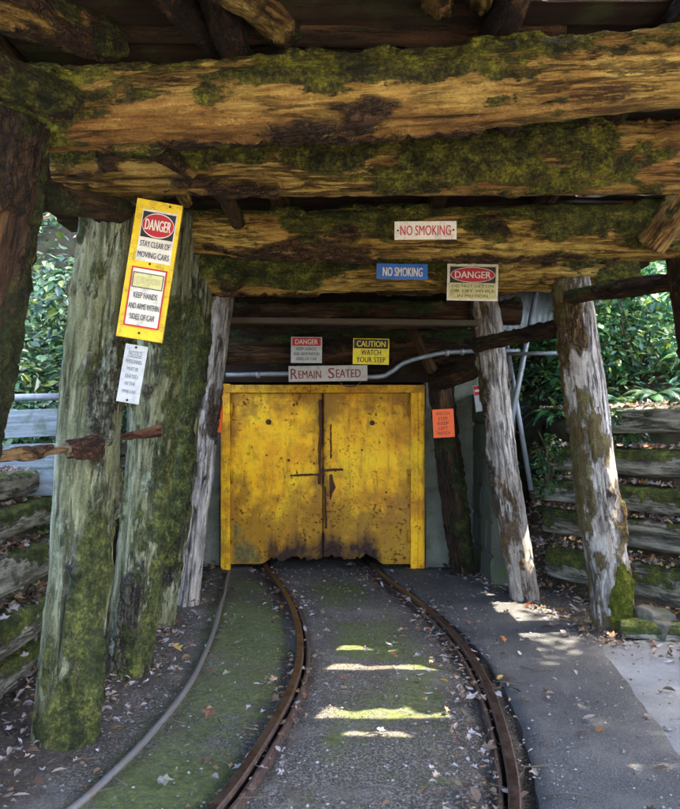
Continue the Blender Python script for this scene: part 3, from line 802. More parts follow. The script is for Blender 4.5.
for k, (y, y2) in enumerate(zip(fronts, fronts[1:])):
    bites = [(xa, xb, dp) for ys, xa, xb, dp in SLITS if abs(y - ys) < 1e-6]
    o = roof_board(y, y2 + 0.034, 3.045 + 0.032 * (k % 2), -2.05 - 0.1 * random.random(), 2.85 + 0.1 * random.random(), 100 + k, bites)
    tag(o, 'dark reddish roof board laid crosswise over the log beams', 'board', 'roof boards over the entrance')
for q, (xx, sd) in enumerate(((-1.35, 61), (-0.45, 62), (0.55, 63), (1.22, 64))):
    tag(make_log('roof_stringer', Vector((xx, -1.25, 2.975)), Vector((xx + 0.05, 8.5, 2.975)), 0.06, 0.055, M['dark'], sd, bark=0.5, nseg=28, step=0.06),
        'long thin dark log running inward under the roof boards, %s' % ('leftmost', 'left of centre', 'right of centre', 'rightmost')[q], 'log', 'stringers under the roof boards')

# ------------------------------------------------------------------ doors
DY = 7.83
def door_leaf(name, x0, x1, z0, z1, side, parent):
    nx, nz = 90, 150
    u = np.linspace(0, 1, nx); v = np.linspace(0, 1, nz)
    U, V = np.meshgrid(u, v); U, V = U.ravel(), V.ravel()
    x = x0 + (x1 - x0) * U
    n = fbm(np.stack([x * 9, x * 0, x * 0 + 4], 1), 4, 77)
    hole = smooth(-0.68, -0.50, x) * smooth(0.68, 0.55, x)      # rotted lower edge near the middle
    zb = z0 + hole * (0.050 + 0.06 * n + 0.03 * fbm(np.stack([x * 30, x * 0, x * 0 + 2], 1), 3, 5) + 0.03 * smooth(0.0, 0.3, x)) + 0.008 * n
    zb = np.maximum(zb, z0)
    z = zb + (z1 - zb) * V
    p = np.stack([x, z, x * 0], 1)
    dent = 0.014 * fbm(p * 1.7, 3, 5) + 0.003 * fbm(p * 9, 3, 6)
    dent += 0.012 * np.exp(-((x - (x0 + x1) / 2) / 0.35) ** 2) * np.exp(-((z - 0.6) / 0.4) ** 2)
    wear_vignette = smooth(1.25, 0.15, z) + 0.75 * np.exp(-np.minimum(x - x0, x1 - x) / 0.11) + 0.55 * smooth(1.45, 1.9, z)  # dirt low down, plus painted fall-off at edges and top for a glowing centre
    gap = z - zb
    burnt = hole * (1 - smooth(0.06, 0.26 + 0.22 * n + 0.08 * smooth(-0.2, 0.2, x), gap)) * (0.55 + 0.6 * fbm(p * 12, 3, 9) + 0.45)
    seam = np.exp(-((x - 0.0) / 0.022) ** 2) * smooth(0.15, 0.5, fbm(p * np.array([3, 4, 1]), 3, 12) * 1.3 + 0.65)
    burnt = np.clip(burnt + 0.9 * seam, 0, 1)
    bare = np.zeros_like(x)
    if side < 0:
        bare = smooth(0.02, -0.02, (z - (0.62 - (x + 1.05) * 1.25)) - 0.02 * n) * smooth(x0 + 0.03, x0 + 0.06, x) * smooth(-0.62, -0.70, x) * 0.85
        bare *= smooth(-0.3, 0.25, fbm(p * 6, 4, 14) + 0.15)
    nrm = 1
    yv = -dent - 0.02
    a = np.stack([x, yv, z], 1); b = a + np.array([0, 0.03, 0])
    i = np.arange(nx * nz).reshape(nz, nx)
    f = np.stack([i[:-1, :-1], i[:-1, 1:], i[1:, 1:], i[1:, :-1]], -1).reshape(-1, 4)
    g = f[:, ::-1] + nx * nz
    ring = np.concatenate([i[0], i[1:, -1], i[-1, -2::-1], i[-2:0:-1, 0]])
    rr = np.roll(ring, -1)
    side_f = np.stack([ring, ring + nx * nz, rr + nx * nz, rr], -1)
    t2 = lambda q: np.concatenate([q, q])
    return build(name, np.concatenate([a, b]), np.concatenate([f, g, side_f]), M['door'], parent, attrs={'wear_vignette': t2(wear_vignette), 'burnt': t2(burnt), 'bare': t2(bare)})

dx0 = (222 - 345) * DY / 720; dx1 = (424 - 345) * DY / 720
dc = (dx0 + dx1) / 2
door = empty('metal_gate', (dc, DY, 0))
tag(door, 'large rusty yellow steel double door closing the tunnel', 'gate')
zt = EYE - (386 - 430) * DY / 720
hw = (dx1 - dx0) / 2
def worn(o, w=0.4):
    me = o.data; n = len(me.vertices)
    for k, v in (('wear_vignette', w), ('burnt', 0.0), ('bare', 0.0)):
        a = me.attributes.new(k, 'FLOAT', 'POINT'); a.data.foreach_set('value', np.full(n, v, np.float32))
    return o
mb = MB().box((-hw + 0.05, -0.045, zt / 2 - 0.01), (0.10, 0.07, zt + 0.06), bev=0.006); worn(mb.build('jamb', M['door'], door))
mb = MB().box((hw - 0.075, -0.035, zt / 2), (0.15, 0.05, zt), bev=0.006); mb.box((hw - 0.045, -0.062, zt / 2), (0.055, 0.05, zt - 0.02), bev=0.006); worn(mb.build('jamb', M['door'], door), 0.2)
mb = MB().box((-0.0, -0.056, zt - 0.035), (2 * hw - 0.02, 0.066, 0.085), bev=0.006); worn(mb.build('head_rail', M['door'], door), 0.5)
seam_x = 0.0
la = door_leaf('door_leaf', -hw + 0.085, seam_x - 0.004, 0.045, zt - 0.075, -1, door)
lb = door_leaf('door_leaf', seam_x + 0.004, hw - 0.14, 0.045, zt - 0.075, 1, door)
def dpt(px, py, off=0.055):
    w = at(px, py, DY); return Vector((w.x - dc, -off, w.z))
def bar(name, a, b, w, th, mat, parent, off=0.055):
    A, B = dpt(*a, off), dpt(*b, off); c = (A + B) / 2; d = B - A
    rot = Matrix.Rotation(-math.atan2(d.z, d.x), 3, 'Y')
    return MB().box(c, (d.length, th, w), rot, 0.003).build(name, mat, parent)
def iron(name, a, b, r, parent, off, seed, mat='rust'):
    A, B = dpt(*a, off), dpt(*b, off); n = 14; rg = random.Random(seed)
    pts = [A.lerp(B, i / n) + Vector((rg.uniform(-.3, .3), rg.uniform(-.2, .2), rg.uniform(-.3, .3))) * r for i in range(n + 1)]
    return MB().tube(pts, [r * rg.uniform(0.65, 1.3) for _ in pts], 8).build(name, M[mat], parent, True)
iron('seam_strip', (321, 400), (320, 484), 0.017, la, 0.05, 1)
iron('seam_strip', (325, 486), (326, 528), 0.012, lb, 0.045, 2)
iron('latch_bar', (291, 475), (325, 474), 0.010, la, 0.06, 3)
iron('hasp', (322, 470), (343, 469), 0.014, lb, 0.062, 4)
iron('pull_handle', (331, 424), (331, 458), 0.010, lb, 0.075, 5)
c0 = dpt(331, 474, 0.07)
MB().tube([c0, c0 + Vector((0.006, -0.01, -0.07)), c0 + Vector((0.022, -0.012, -0.14)), c0 + Vector((0.004, -0.008, -0.19)), c0 + Vector((-0.004, 0, -0.27))], [0.016, 0.020, 0.032, 0.018, 0.006], 9).build('hook', M['rust'], lb, True)
def disc(name, px, py, r, mat, parent, off=0.055, th=0.012):
    c = dpt(px, py, off)
    return MB().tube([c + Vector((0, th, 0)), c, c - Vector((0, th * 0.7, 0))], [r, r, r * 0.6], 16).build(name, mat, parent, True)
disc('bolt_head', 269, 422, 0.030, M['rust'], la); disc('bolt_head', 372, 423, 0.027, M['rust'], lb)
for (px, py, r, q) in ((289, 460, 0.014, la), (267, 455, 0.009, la), (294, 405, 0.012, la), (362, 450, 0.010, lb), (386, 492, 0.010, lb)):
    disc('rivet', px, py, r, M['rust'], q, 0.05)
for zz in (0.35, 1.0, 1.72):
    for sgn, q in ((-1, la), (1, lb)):
        xx = -hw + 0.115 if sgn < 0 else hw - 0.165
        worn(MB().tube([(xx, -0.06, zz - 0.07), (xx, -0.06, zz + 0.07)], 0.016, 12).build('hinge', M['door'], q, True), 1.0)

# walls round the doors
def block_wall(name, c, size, label, mat='concrete', courses=6, per=3, axis='x'):
    """wall of rough blocks with sunk joints, one mesh"""
    L, T, H = size
    n, m = 60, 60
    U, V = np.meshgrid(np.linspace(0, 1, n), np.linspace(0, 1, m)); u, v = U.ravel(), V.ravel()
    row = np.floor(v * courses); sh = (row % 2) * 0.5
    fu = np.abs(((u * per + sh) % 1) - 0.5); fv = np.abs(((v * courses) % 1) - 0.5)
    j = np.maximum(smooth(0.46, 0.495, fu), smooth(0.44, 0.49, fv))
    p = np.stack([u * L * 5, v * H * 5, u * 0 + c[0]], 1)
    dep = -0.03 * j + 0.02 * fbm(p, 4, 3) + 0.02 * vnoise(np.stack([np.floor(u * per + sh) * 3.1, row * 2.7, u * 0 + 0.5], 1), 4)
    a = np.stack([(u - 0.5) * L, -T / 2 - dep, v * H], 1); b = np.stack([(u - 0.5) * L, u * 0 + T / 2, v * H], 1)
    i = np.arange(n * m).reshape(m, n)
    f = np.stack([i[:-1, :-1], i[:-1, 1:], i[1:, 1:], i[1:, :-1]], -1).reshape(-1, 4)
    ring = np.concatenate([i[0], i[1:, -1], i[-1, -2::-1], i[-2:0:-1, 0]]); rr = np.roll(ring, -1)
    o = build(name, np.concatenate([a, b]), np.concatenate([f, f[:, ::-1] + n * m, np.stack([ring, ring + n * m, rr + n * m, rr], -1)]), M[mat], smooth_=False)
    o.location = c
    if axis == 'y': o.rotation_euler = (0, 0, R(-90))
    return tag(o, label, 'wall')
block_wall('portal_wall', (1.17, 8.03, -0.05), (0.60, 0.26, 2.6), 'green-grey concrete wall right of the yellow doors', courses=3, per=1)
block_wall('portal_wall', (-1.66, 8.03, -0.05), (0.60, 0.26, 2.6), 'dark concrete wall left of the yellow doors', courses=3, per=1)
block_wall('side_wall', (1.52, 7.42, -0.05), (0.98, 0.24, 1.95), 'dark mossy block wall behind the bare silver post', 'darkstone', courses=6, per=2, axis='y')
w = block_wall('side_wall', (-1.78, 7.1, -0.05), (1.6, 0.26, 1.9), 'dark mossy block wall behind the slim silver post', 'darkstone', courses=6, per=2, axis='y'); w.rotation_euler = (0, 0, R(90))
mb = MB()
for q in range(7):
    mb.box((0, 0.006 * (q % 2), q * 0.145), (2.9, 0.03, 0.152), bev=0.004)
o = mb.build('gable_boards', M['plank']); o.location = ((dx0 + dx1) / 2 + 0.1, 7.92, 2.1)
tag(o, 'dark boarding filling the gap above the yellow doors', 'boarding')

# ------------------------------------------------------------------ rails and pipe
def sweep(name, curve, profile, mat, parent, head=None, zoff=0.0):
    n = len(curve); k = len(profile)
    t = np.gradient(curve, axis=0); t /= np.linalg.norm(t, axis=1)[:, None]
    nn = np.stack([-t[:, 1], t[:, 0]], 1)
    v = []; hd = []
    for i in range(n):
        for (a, h) in profile:
            v.append((curve[i, 0] + nn[i, 0] * a, curve[i, 1] + nn[i, 1] * a, h + zoff)); hd.append(1.0 if (head and h > head) else 0.0)
    i = np.arange(n * k).reshape(n, k); j = np.roll(i, -1, 1)
    f = np.stack([i[:-1], j[:-1], j[1:], i[1:]], -1).reshape(-1, 4)
    faces = [tuple(q) for q in f] + [tuple(i[0][::-1]), tuple(i[-1])]
    o = build(name, v, faces, mat, parent, False, attrs={'head': hd})
    bm = bmesh.new(); bm.from_mesh(o.data); bmesh.ops.recalc_face_normals(bm, faces=bm.faces); bm.to_mesh(o.data); bm.free()
    return o
PROF = [(-0.055, -0.05), (0.055, -0.05), (0.055, -0.038), (0.012, -0.02), (0.012, 0.016), (0.025, 0.026), (0.025, 0.045), (0.019, 0.051), (-0.019, 0.051), (-0.025, 0.045), (-0.025, 0.026), (-0.012, 0.016), (-0.012, -0.02), (-0.055, -0.038)]
GUARD = [(-0.012, -0.05), (0.012, -0.05), (0.012, 0.022), (0.006, 0.028), (-0.006, 0.028), (-0.012, 0.022)]
def track_rail(c, side, label):
    t = empty('track_rail', (0, 0, 0))
    sweep('rail_bar', c, PROF, M['rail'], t, 0.02)
    tn = np.gradient(c, axis=0); tn /= np.linalg.norm(tn, axis=1)[:, None]
    g = c + np.stack([-tn[:, 1], tn[:, 0]], 1) * 0.054 * side
    sweep('guard_strip', g, GUARD, M['rail'], t)
    return tag(t, label, 'rail', 'rails of the mine track')
track_rail(cl, 1, 'left rusty rail curving in from the left towards the yellow doors')
track_rail(cr, -1, 'right rusty rail curving along the edge of the dark asphalt')
hz = 0.028 + 0.008 * vnoise(np.stack([ch[:, 1] * 2, ch[:, 0] * 0, ch[:, 0] * 0], 1), 4)
o = MB().tube([Vector((p[0], p[1], q)) for p, q in zip(ch, hz)], 0.0165, 12).build('ground_pipe', M['hose'], None, True)
tag(o, 'thin grey pipe lying on the ground left of the track', 'pipe')

# ------------------------------------------------------------------ signs
_dg_text = {}
def text_mesh(body, w, h, bold=0.0, slant=0.0):
    cu = bpy.data.curves.new('lettering', 'FONT'); cu.body = body; cu.size = 1; cu.align_x = 'CENTER'
    cu.offset = 0.0; cu.extrude = 0.0; cu.resolution_u = 3; cu.shear = slant
    ob = bpy.data.objects.new('lettering', cu); COL.objects.link(ob)
    dg = bpy.context.evaluated_depsgraph_get(); dg.update()
    me = bpy.data.meshes.new_from_object(ob.evaluated_get(dg))
    bpy.data.objects.remove(ob); bpy.data.curves.remove(cu)
    v = np.array([q.co[:] for q in me.vertices])
    mn, mx = v.min(0), v.max(0)
    me.transform(Matrix.Translation((-(mn[0] + mx[0]) / 2, -(mn[1] + mx[1]) / 2, 0)))
    me.transform(Matrix.Diagonal((w / (mx[0] - mn[0]), h / (mx[1] - mn[1]), 1, 1)))
    # a heavier stroke: the same letters once more, a little to the side and a hair in front
    bm = bmesh.new(); bm.from_mesh(me); s_ = h * bold * 1.6
    cp = bmesh.ops.duplicate(bm, geom=bm.verts[:] + bm.edges[:] + bm.faces[:])
    bmesh.ops.translate(bm, vec=(s_, 0, 0.0003), verts=[g for g in cp['geom'] if isinstance(g, bmesh.types.BMVert)])
    bmesh.ops.translate(bm, vec=(-s_ / 2, 0, 0), verts=bm.verts[:])
    bm.to_mesh(me); bm.free()
    me.transform(Matrix.Rotation(R(90), 4, 'X'))
    return me
def sign(name, label, pos, w, h, roll=0, yaw=0, pitch=0, thick=0.012, board='white', items=(), cat='sign', warp=0.0, group=None):
    t = empty(name, pos)
    t.rotation_euler = Euler((R(pitch), R(roll), R(yaw)), 'XYZ')
    # the plate: a slightly buckled sheet with rounded corners
    mb = MB().box((0, 0, 0), (w, thick, h), bev=min(0.003, thick * 0.3))
    b = mb.build('board', M[board], t)
    layer = -thick / 2
    for it in items:
        k = it[0]; layer -= 0.0012
        if k == 'rect':
            _, nm, cx, cz, ww, hh, m = it
            q = build(nm, [(cx - ww / 2, layer, cz - hh / 2), (cx + ww / 2, layer, cz - hh / 2), (cx + ww / 2, layer, cz + hh / 2), (cx - ww / 2, layer, cz + hh / 2)], [(0, 1, 2, 3)], M[m], t, False)
        elif k == 'oval':
            _, nm, cx, cz, ww, hh, m = it
            n = 48; q = build(nm, [(cx + math.cos(2 * math.pi * i / n) * ww / 2, layer, cz + math.sin(2 * math.pi * i / n) * hh / 2) for i in range(n)], [tuple(range(n))], M[m], t, False)
        elif k == 'frame':
            _, nm, cx, cz, ww, hh, bw, m = it
            v = []
            for s_ in (0, bw):
                v += [(cx - ww / 2 + s_, layer, cz - hh / 2 + s_), (cx + ww / 2 - s_, layer, cz - hh / 2 + s_), (cx + ww / 2 - s_, layer, cz + hh / 2 - s_), (cx - ww / 2 + s_, layer, cz + hh / 2 - s_)]
            q = build(nm, v, [(i, (i + 1) % 4, (i + 1) % 4 + 4, i + 4) for i in range(4)], M[m], t, False)
        elif k == 'text':
            _, body, cx, cz, ww, hh, m, bold = it
            me = text_mesh(body, ww, hh, bold); me.materials.append(M[m])
            q = bpy.data.objects.new('lettering', me); COL.objects.link(q); q.parent = t; q.location = (cx, layer, cz)
        elif k == 'nail':
            _, cx, cz = it
            MB().tube([(cx, layer, cz), (cx, layer - 0.004, cz)], [0.006, 0.004], 8).build('nail', M['rust'], t, True)
    return tag(t, label, cat, group)

def danger_face(w, h, lines, hdr, red='red', head='black', cz=0.0, white=None, ovalw=0.92, ink='ink', lw=(0.86, 0.9, 0.62)):
    """black header with a red oval, then text lines; measures are shares of w and h"""
    it = []
    hh = hdr * h; top = cz + h / 2 - 0.04 * h
    it.append(('rect', 'header', 0, top - hh / 2, 0.94 * w, hh, head))
    it.append(('oval', 'oval_rim', 0, top - hh / 2, ovalw * w, hh * 0.96, 'white'))
    it.append(('oval', 'oval', 0, top - hh / 2, (ovalw - 0.025) * w, hh * 0.88, red))
    it.append(('text', 'DANGER', 0, top - hh / 2, ovalw * w * 0.80, hh * 0.42, 'white', 0.03))
    rest = h - 0.04 * h - hh; n = len(lines)
    for k, l in enumerate(lines):
        z = top - hh - rest * (k + 0.62) / (n + 0.2)
        it.append(('text', l, 0, z, lw[k] * w, rest / (n + 0.2) * 0.55, ink, 0.02))
    return it

# tall yellow board on the left
cpos = (at(137, 199, 3.27) + at(181, 208, 3.27) + at(163, 341, 3.27) + at(119, 336, 3.27)) / 4
W_, H_ = 0.205, 0.632
items = [('rect', 'upper_panel', 0.008, 0.155, 0.155, 0.235, 'white')]
items += [(i[0], i[1], i[2] + 0.008, *i[3:]) if i[0] in ('rect', 'oval', 'text') else i for i in danger_face(0.155, 0.235, ['STAY CLEAR OF', 'MOVING CARS'], 0.50, 'red', 'black', 0.155)]
items += [('rect', 'lower_panel', 0.002, -0.128, 0.150, 0.262, 'white'), ('frame', 'red_border', 0.002, -0.128, 0.158, 0.27, 0.007, 'red'),
          ('rect', 'faded_header', 0.002, -0.052, 0.132, 0.066, 'paleyellow'), ('frame', 'header_rim', 0.002, -0.052, 0.136, 0.07, 0.004, 'ink'), ('text', 'CAUTION', 0.002, -0.052, 0.105, 0.032, 'paleink', 0.02),
          ('text', 'KEEP HANDS', 0.002, -0.120, 0.105, 0.027, 'ink', 0.02), ('text', 'AND ARMS WITHIN', 0.002, -0.170, 0.135, 0.027, 'ink', 0.02), ('text', 'SIDES OF CAR', 0.002, -0.218, 0.110, 0.027, 'ink', 0.02),
          ('nail', 0.0, 0.025), ('nail', 0.0, -0.29), ('nail', 0.05, 0.295)]
sign('warning_sign', 'tall yellow board with two white danger panels tilted on the left posts', cpos, W_, H_, roll=8.6, yaw=6, thick=0.022, board='yellow', items=items)
cpos = (at(126, 343, 3.30) + at(148, 347, 3.30) + at(138, 404, 3.30) + at(117, 402, 3.30)) / 4
lines = [('NOTICE', 0.060, 0.094, 0.024), ('PERSONNEL', 0.074, 0.056, 0.018), ('MUST BE', 0.05, 0.022, 0.017), ('SEATED', 0.058, -0.012, 0.017), ('IN THE', 0.045, -0.046, 0.016), ('MINE CAR', 0.062, -0.082, 0.016)]
items = [('text', b, 0.0, z, w, h, 'fadedink', 0.01) for b, w, z, h in lines] + [('rect', 'underline', 0, 0.077, 0.066, 0.003, 'fadedink'), ('nail', 0, 0.122), ('nail', 0, -0.122)]
sign('notice_sign', 'small bleached white notice below the tall yellow board', cpos, 0.102, 0.268, roll=9.5, yaw=4, thick=0.006, board='greywhite', items=items)

sign('no_smoking_sign', 'white sign with red NO SMOKING letters on the third beam', at(425.5, 230.5, 4.29) + Vector((0, 0.0, 0)), 0.37, 0.108, roll=-0.5, pitch=4, thick=0.008, board='white',
     items=[('text', 'NO SMOKING', 0, 0, 0.30, 0.058, 'red', 0.015), ('nail', -0.165, 0.0), ('nail', 0.165, 0.0)])
sign('no_smoking_sign', 'blue sign with white NO SMOKING letters on the orange-brown beam', at(402, 271.5, 5.29), 0.375, 0.112, roll=1.2, pitch=4, thick=0.008, board='blue',
     items=[('text', 'NO SMOKING', 0.005, -0.004, 0.29, 0.064, 'white', 0.03)])
items = [('rect', 'panel', 0, 0, 0.352, 0.242, 'paleyellow'), ('frame', 'white_border', 0, 0, 0.37, 0.262, 0.010, 'white')]
items += danger_face(0.356, 0.245, ['DO NOT GET ON', 'OR OFF WHILE', 'IN MOTION'], 0.48, 'red', 'black', 0.0)
sign('danger_sign', 'large danger sign with black header and red oval over the bare silver post', at(472.5, 282.5, 5.29), 0.375, 0.268, roll=1.0, pitch=2, thick=0.008, board='white', items=items)
items = [('rect', 'header', 0, 0.078, 0.275, 0.078, 'red'), ('text', 'DANGER', 0, 0.078, 0.215, 0.048, 'white', 0.02)]
for k, (b, w) in enumerate((('KEEP HANDS', 0.19), ('AND ARMS WITHIN', 0.25), ('SIDES OF CAR', 0.20))):
    items.append(('text', b, 0, 0.010 - 0.048 * k, w, 0.029, 'ink', 0.02))
sign('danger_sign', 'small danger sign with red header on the lintel left of the caution sign', at(306.5, 350, 6.93), 0.30, 0.25, roll=0.5, thick=0.008, board='greywhite', items=items)
items = [('rect', 'header', 0, 0.072, 0.33, 0.09, 'black'), ('text', 'CAUTION', 0, 0.072, 0.275, 0.056, 'cautiony', 0.025), ('text', 'WATCH', 0, -0.010, 0.19, 0.050, 'black', 0.025), ('text', 'YOUR STEP', 0, -0.080, 0.28, 0.050, 'black', 0.025)]
sign('caution_sign', 'yellow and black caution sign on the lintel above the doors', at(371, 351.5, 6.93), 0.348, 0.25, roll=1.2, thick=0.008, board='cautiony', items=items)
items = []
for b, x, w, z, h in (('R', -0.325, 0.062, 0.0, 0.10), ('EMAIN', -0.175, 0.215, -0.008, 0.074), ('S', 0.032, 0.058, 0.002, 0.10), ('EATED', 0.195, 0.235, -0.002, 0.078)):
    items.append(('text', b, x, z, w, h, 'darkred', 0.025))
sign('wooden_sign', 'grey wooden board with dark red REMAIN SEATED letters hanging above the doors', at(328, 373.5, 6.90), 0.755, 0.150, roll=-0.8, thick=0.02, board='signwood', items=items)
items = [('text', b, -0.004, 0.098 - 0.049 * k, w, 0.030, 'darkorange', 0.015) for k, (b, w) in enumerate((('WATCH', 0.135), ('STEP', 0.095), ('KEEP', 0.11), ('LEFT', 0.095), ('WATCH', 0.13)))]
sign('orange_notice', 'orange notice with dark red lines on the dark post right of the doors', at(443.5, 423.3, 7.24), 0.215, 0.285, roll=-3.0, thick=0.006, board='orange', items=items)
sign('orange_notice', 'orange notice seen almost edge-on behind the slim silver post', at(216, 418, 7.0), 0.20, 0.27, roll=5, yaw=62, thick=0.006, board='orange', items=[])
items = [('rect', 'header', 0, 0.08, 0.20, 0.085, 'red'), ('text', 'DANGER', 0, 0.08, 0.16, 0.045, 'white', 0.02), ('text', 'KEEP OUT', 0, -0.02, 0.16, 0.05, 'ink', 0.02)]
items = items[:2]
sign('danger_sign', 'narrow red and white sign on the block wall beside the bare silver post', at(480, 398, 7.05), 0.11, 0.26, roll=-8, yaw=-20, thick=0.006, board='greywhite', items=[('rect', 'header', 0, 0.075, 0.10, 0.09, 'red'), ('rect', 'stripe', 0, 0.075, 0.08, 0.02, 'white')])
# strap and blue pouch under the edge-on notice
t = empty('hanging_pouch', at(211, 433, 6.7))
MB().box((0, 0, -0.13), (0.06, 0.006, 0.27), Matrix.Rotation(R(6), 3, 'Y'), 0.002).build('strap', M['greywhite'], t)
MB().tube([(-0.012, 0, -0.25), (-0.018, 0, -0.28), (-0.024, 0, -0.36), (-0.034, 0, -0.45), (-0.038, 0, -0.485), (-0.040, 0, -0.50)], [0.02, 0.048, 0.055, 0.055, 0.042, 0.012], 14).build('pouch', M['bluecloth'], t, True)
tag(t, 'blue pouch on a pale strap hanging from the slim silver post', 'pouch')

# conduit along the lintel
t = empty('conduit', at(345, 374, 7.0))
base = at(345, 374, 7.0)
pts = [at(226, 375, 6.98), at(290, 374, 6.98), at(372, 377, 6.98), at(391, 372, 6.96), at(404, 363, 6.94), at(428, 356, 6.92), at(455, 352, 6.9), at(520, 351, 6.9)]
MB().tube([p - base for p in [Vector(q) for q in catmull([tuple(p) for p in pts], 6)]], 0.022, 10).build('pipe', M['steel'], t, True)
for px, py in ((447, 353), (258, 375), (462, 352)):
    c = at(px, py, 6.9 if px > 400 else 6.98) - base
    MB().tube([c + Vector((-0.018, 0, 0)), c + Vector((0.018, 0, 0))], 0.031, 10).build('coupling', M['steel'], t, True)
tag(t, 'galvanised conduit pipe running along the lintel behind the signs', 'pipe')
# loose cord hanging under the wooden sign
pts = [at(338, 381, 6.98), at(345, 386, 6.98), at(355, 386, 6.97), at(363, 380, 6.98)]
tag(MB().tube([Vector(q) for q in catmull([tuple(p) for p in pts], 5)], 0.006, 6).build('cord', M['cord'], None, True), 'dark cord looping below the wooden board', 'cord')

# grey tubes leaning behind the bare silver post
def pole(a, b, r, label):
    p0, p1 = at(*a), at(*b)
    t = empty('leaning_pole', p0)
    MB().tube([Vector((0, 0, 0)), (p1 - p0)], r, 12).build('tube', M['steel'], t, True)
    return tag(t, label, 'pole', 'grey metal tubes behind the right posts')
pole((502, 470, 6.75), (537, 288, 6.95), 0.026, 'grey metal tube leaning right between the two pale posts')
pole((531, 490, 6.95), (507, 346, 6.95), 0.024, 'grey metal tube leaning left close behind the bare silver post')
pole((508, 354, 6.82), (562, 353, 6.6), 0.018, 'short level metal tube crossing the two leaning tubes')
# corrugated sheet of the little roof behind
n = 40
v = []; f = []
for i in range(n + 1):
    for j in range(2):
        u = i / n
        a = at(498, 286, 7.3).lerp(at(560, 290, 8.2), u); b = at(498, 330, 7.0).lerp(at(552, 338, 7.9), u)
        p = a.lerp(b, j); v.append(p + Vector((0, -0.5, 1)).normalized() * (0.018 * math.sin(i * 1.57)))
for i in range(n): f.append((2 * i, 2 * i + 1, 2 * i + 3, 2 * i + 2))
o = build('corrugated_sheet', v, f, M['steel'], None, True)
md = o.modifiers.new('thickness', 'SOLIDIFY'); md.thickness = 0.004
tag(o, 'grey corrugated sheet roof edge behind the bare silver post', 'roof sheet')

# ------------------------------------------------------------------ crib walls
def timber(p0, p1, h, dpt_, seed, label, group, name='crib_timber', r=0.45):
    """squared-off old timber with rounded edges and a worn surface"""
    p0, p1 = Vector(p0), Vector(p1); L = (p1 - p0).length
    n = 40; nr = max(8, int(L / 0.03))
    th = np.arange(n) * 2 * math.pi / n
    ex = 0.42
    cx = np.sign(np.cos(th)) * np.abs(np.cos(th)) ** ex; cy = np.sign(np.sin(th)) * np.abs(np.sin(th)) ** ex
    T, I = np.meshgrid(np.linspace(0, L, nr + 1), np.arange(n), indexing='ij'); z = T.ravel(); I = I.ravel()
    a, b = cx[I] * dpt_ / 2, cy[I] * h / 2
    P = np.stack([a, b, z], 1); off = seed * 7.1
    k = 1 + 0.10 * fbm(P * np.array([5, 5, 2]) + off, 3, seed)
    g = 0.010 * fbm(P * np.array([40, 40, 3]) + off, 3, seed + 1)
    top = smooth(0.2, 0.9, b / (h / 2)) * 0.022 * np.maximum(0, fbm(P * 11 + off, 3, seed + 4) + 0.25)
    crack = (1 - smooth(0.02, 0.08, np.abs(vnoise(P * np.array([22, 22, 0.9]) + off, seed + 2)))) * 0.8
    v = np.stack([a * k + cx[I] * g, b * k + cy[I] * (g - crack * 0.008) + top, z], 1)
    i = np.arange((nr + 1) * n).reshape(nr + 1, n); j = np.roll(i, -1, 1)
    f = np.stack([i[:-1], j[:-1], j[1:], i[1:]], -1).reshape(-1, 4)
    fs = [tuple(q) for q in f] + [tuple(i[0][::-1]), tuple(i[-1])]
    zz = np.zeros(len(v))
    o = build(name, v, fs, [M['crib'], M['end']], attrs={'bark': zz, 'crack': crack, 'knot': zz, 'moss': 0.45 * fbm(P * np.array([4.5, 4.5, 2]) + off, 3, seed + 7) + 0.30 * np.clip(b / (h / 2), -1, 1) - 0.10 + 0.2 * fbm(P * 13 + off, 3, seed + 8)}, midx=[0] * len(f) + [1, 1])
    d = (p1 - p0).normalized(); x = d.cross(Vector((0, 0, 1))).normalized(); yv = x.cross(d)
    # local x = depth, local y = up, local z = along
    m = Matrix((x, Vector((0, 0, 1)), d)).transposed().to_4x4(); m.translation = p0
    if m.to_3x3().determinant() < 0:
        m = Matrix((-x, Vector((0, 0, 1)), d)).transposed().to_4x4(); m.translation = p0
    o.matrix_world = m
    return tag(o, label, 'timber', group)
def wpt(s, q, z):
    p = WA + WD * s + WN * q; return Vector((p[0], p[1], z))
GR = 'timbers of the right retaining wall'
tops = [(0.27, 0.30, 0.0), (0.64, 0.25, 0.06), (0.92, 0.23, 0.12), (1.22, 0.24, 0.18), (1.58, 0.24, 0.27)]
names = ['lowest timber of the right log wall, dark and half buried in leaves', 'second timber up in the right log wall, thick with moss', 'third timber up in the right log wall, with a green mossy top', 'fourth timber up in the right log wall, grey with leaves on top', 'topmost timber of the right log wall, below the ferns']
for k, ((zc, h, q), lb) in enumerate(zip(tops, names)):
    s0 = (0.35, 0.25, 0.02, -0.05, 0.35)[k]
    timber(wpt(s0, q, zc), wpt(3.4, q, zc + (0.0, -0.03, -0.02, 0.02, 0.0)[k]), h - 0.02, 0.24, 200 + k, lb, GR)
def mound():
    n = 46; a, b = np.meshgrid(np.linspace(-0.75, 0.75, n), np.linspace(-0.55, 0.75, n)); a, b = a.ravel(), b.ravel()
    p = WA[None] + WD[None] * a[:, None] + WN[None] * b[:, None]
    z = mound_z(a, b) + 0.04 * fbm(np.stack([p[:, 0] * 5, p[:, 1] * 5, a * 0], 1), 4, 61)
    i = np.arange(n * n).reshape(n, n)
    f = np.stack([i[:-1, :-1], i[:-1, 1:], i[1:, 1:], i[1:, :-1]], -1).reshape(-1, 4)
    tag(build('soil_bank', np.stack([p[:, 0], p[:, 1], z], 1), f, M['hill']), kind='structure')
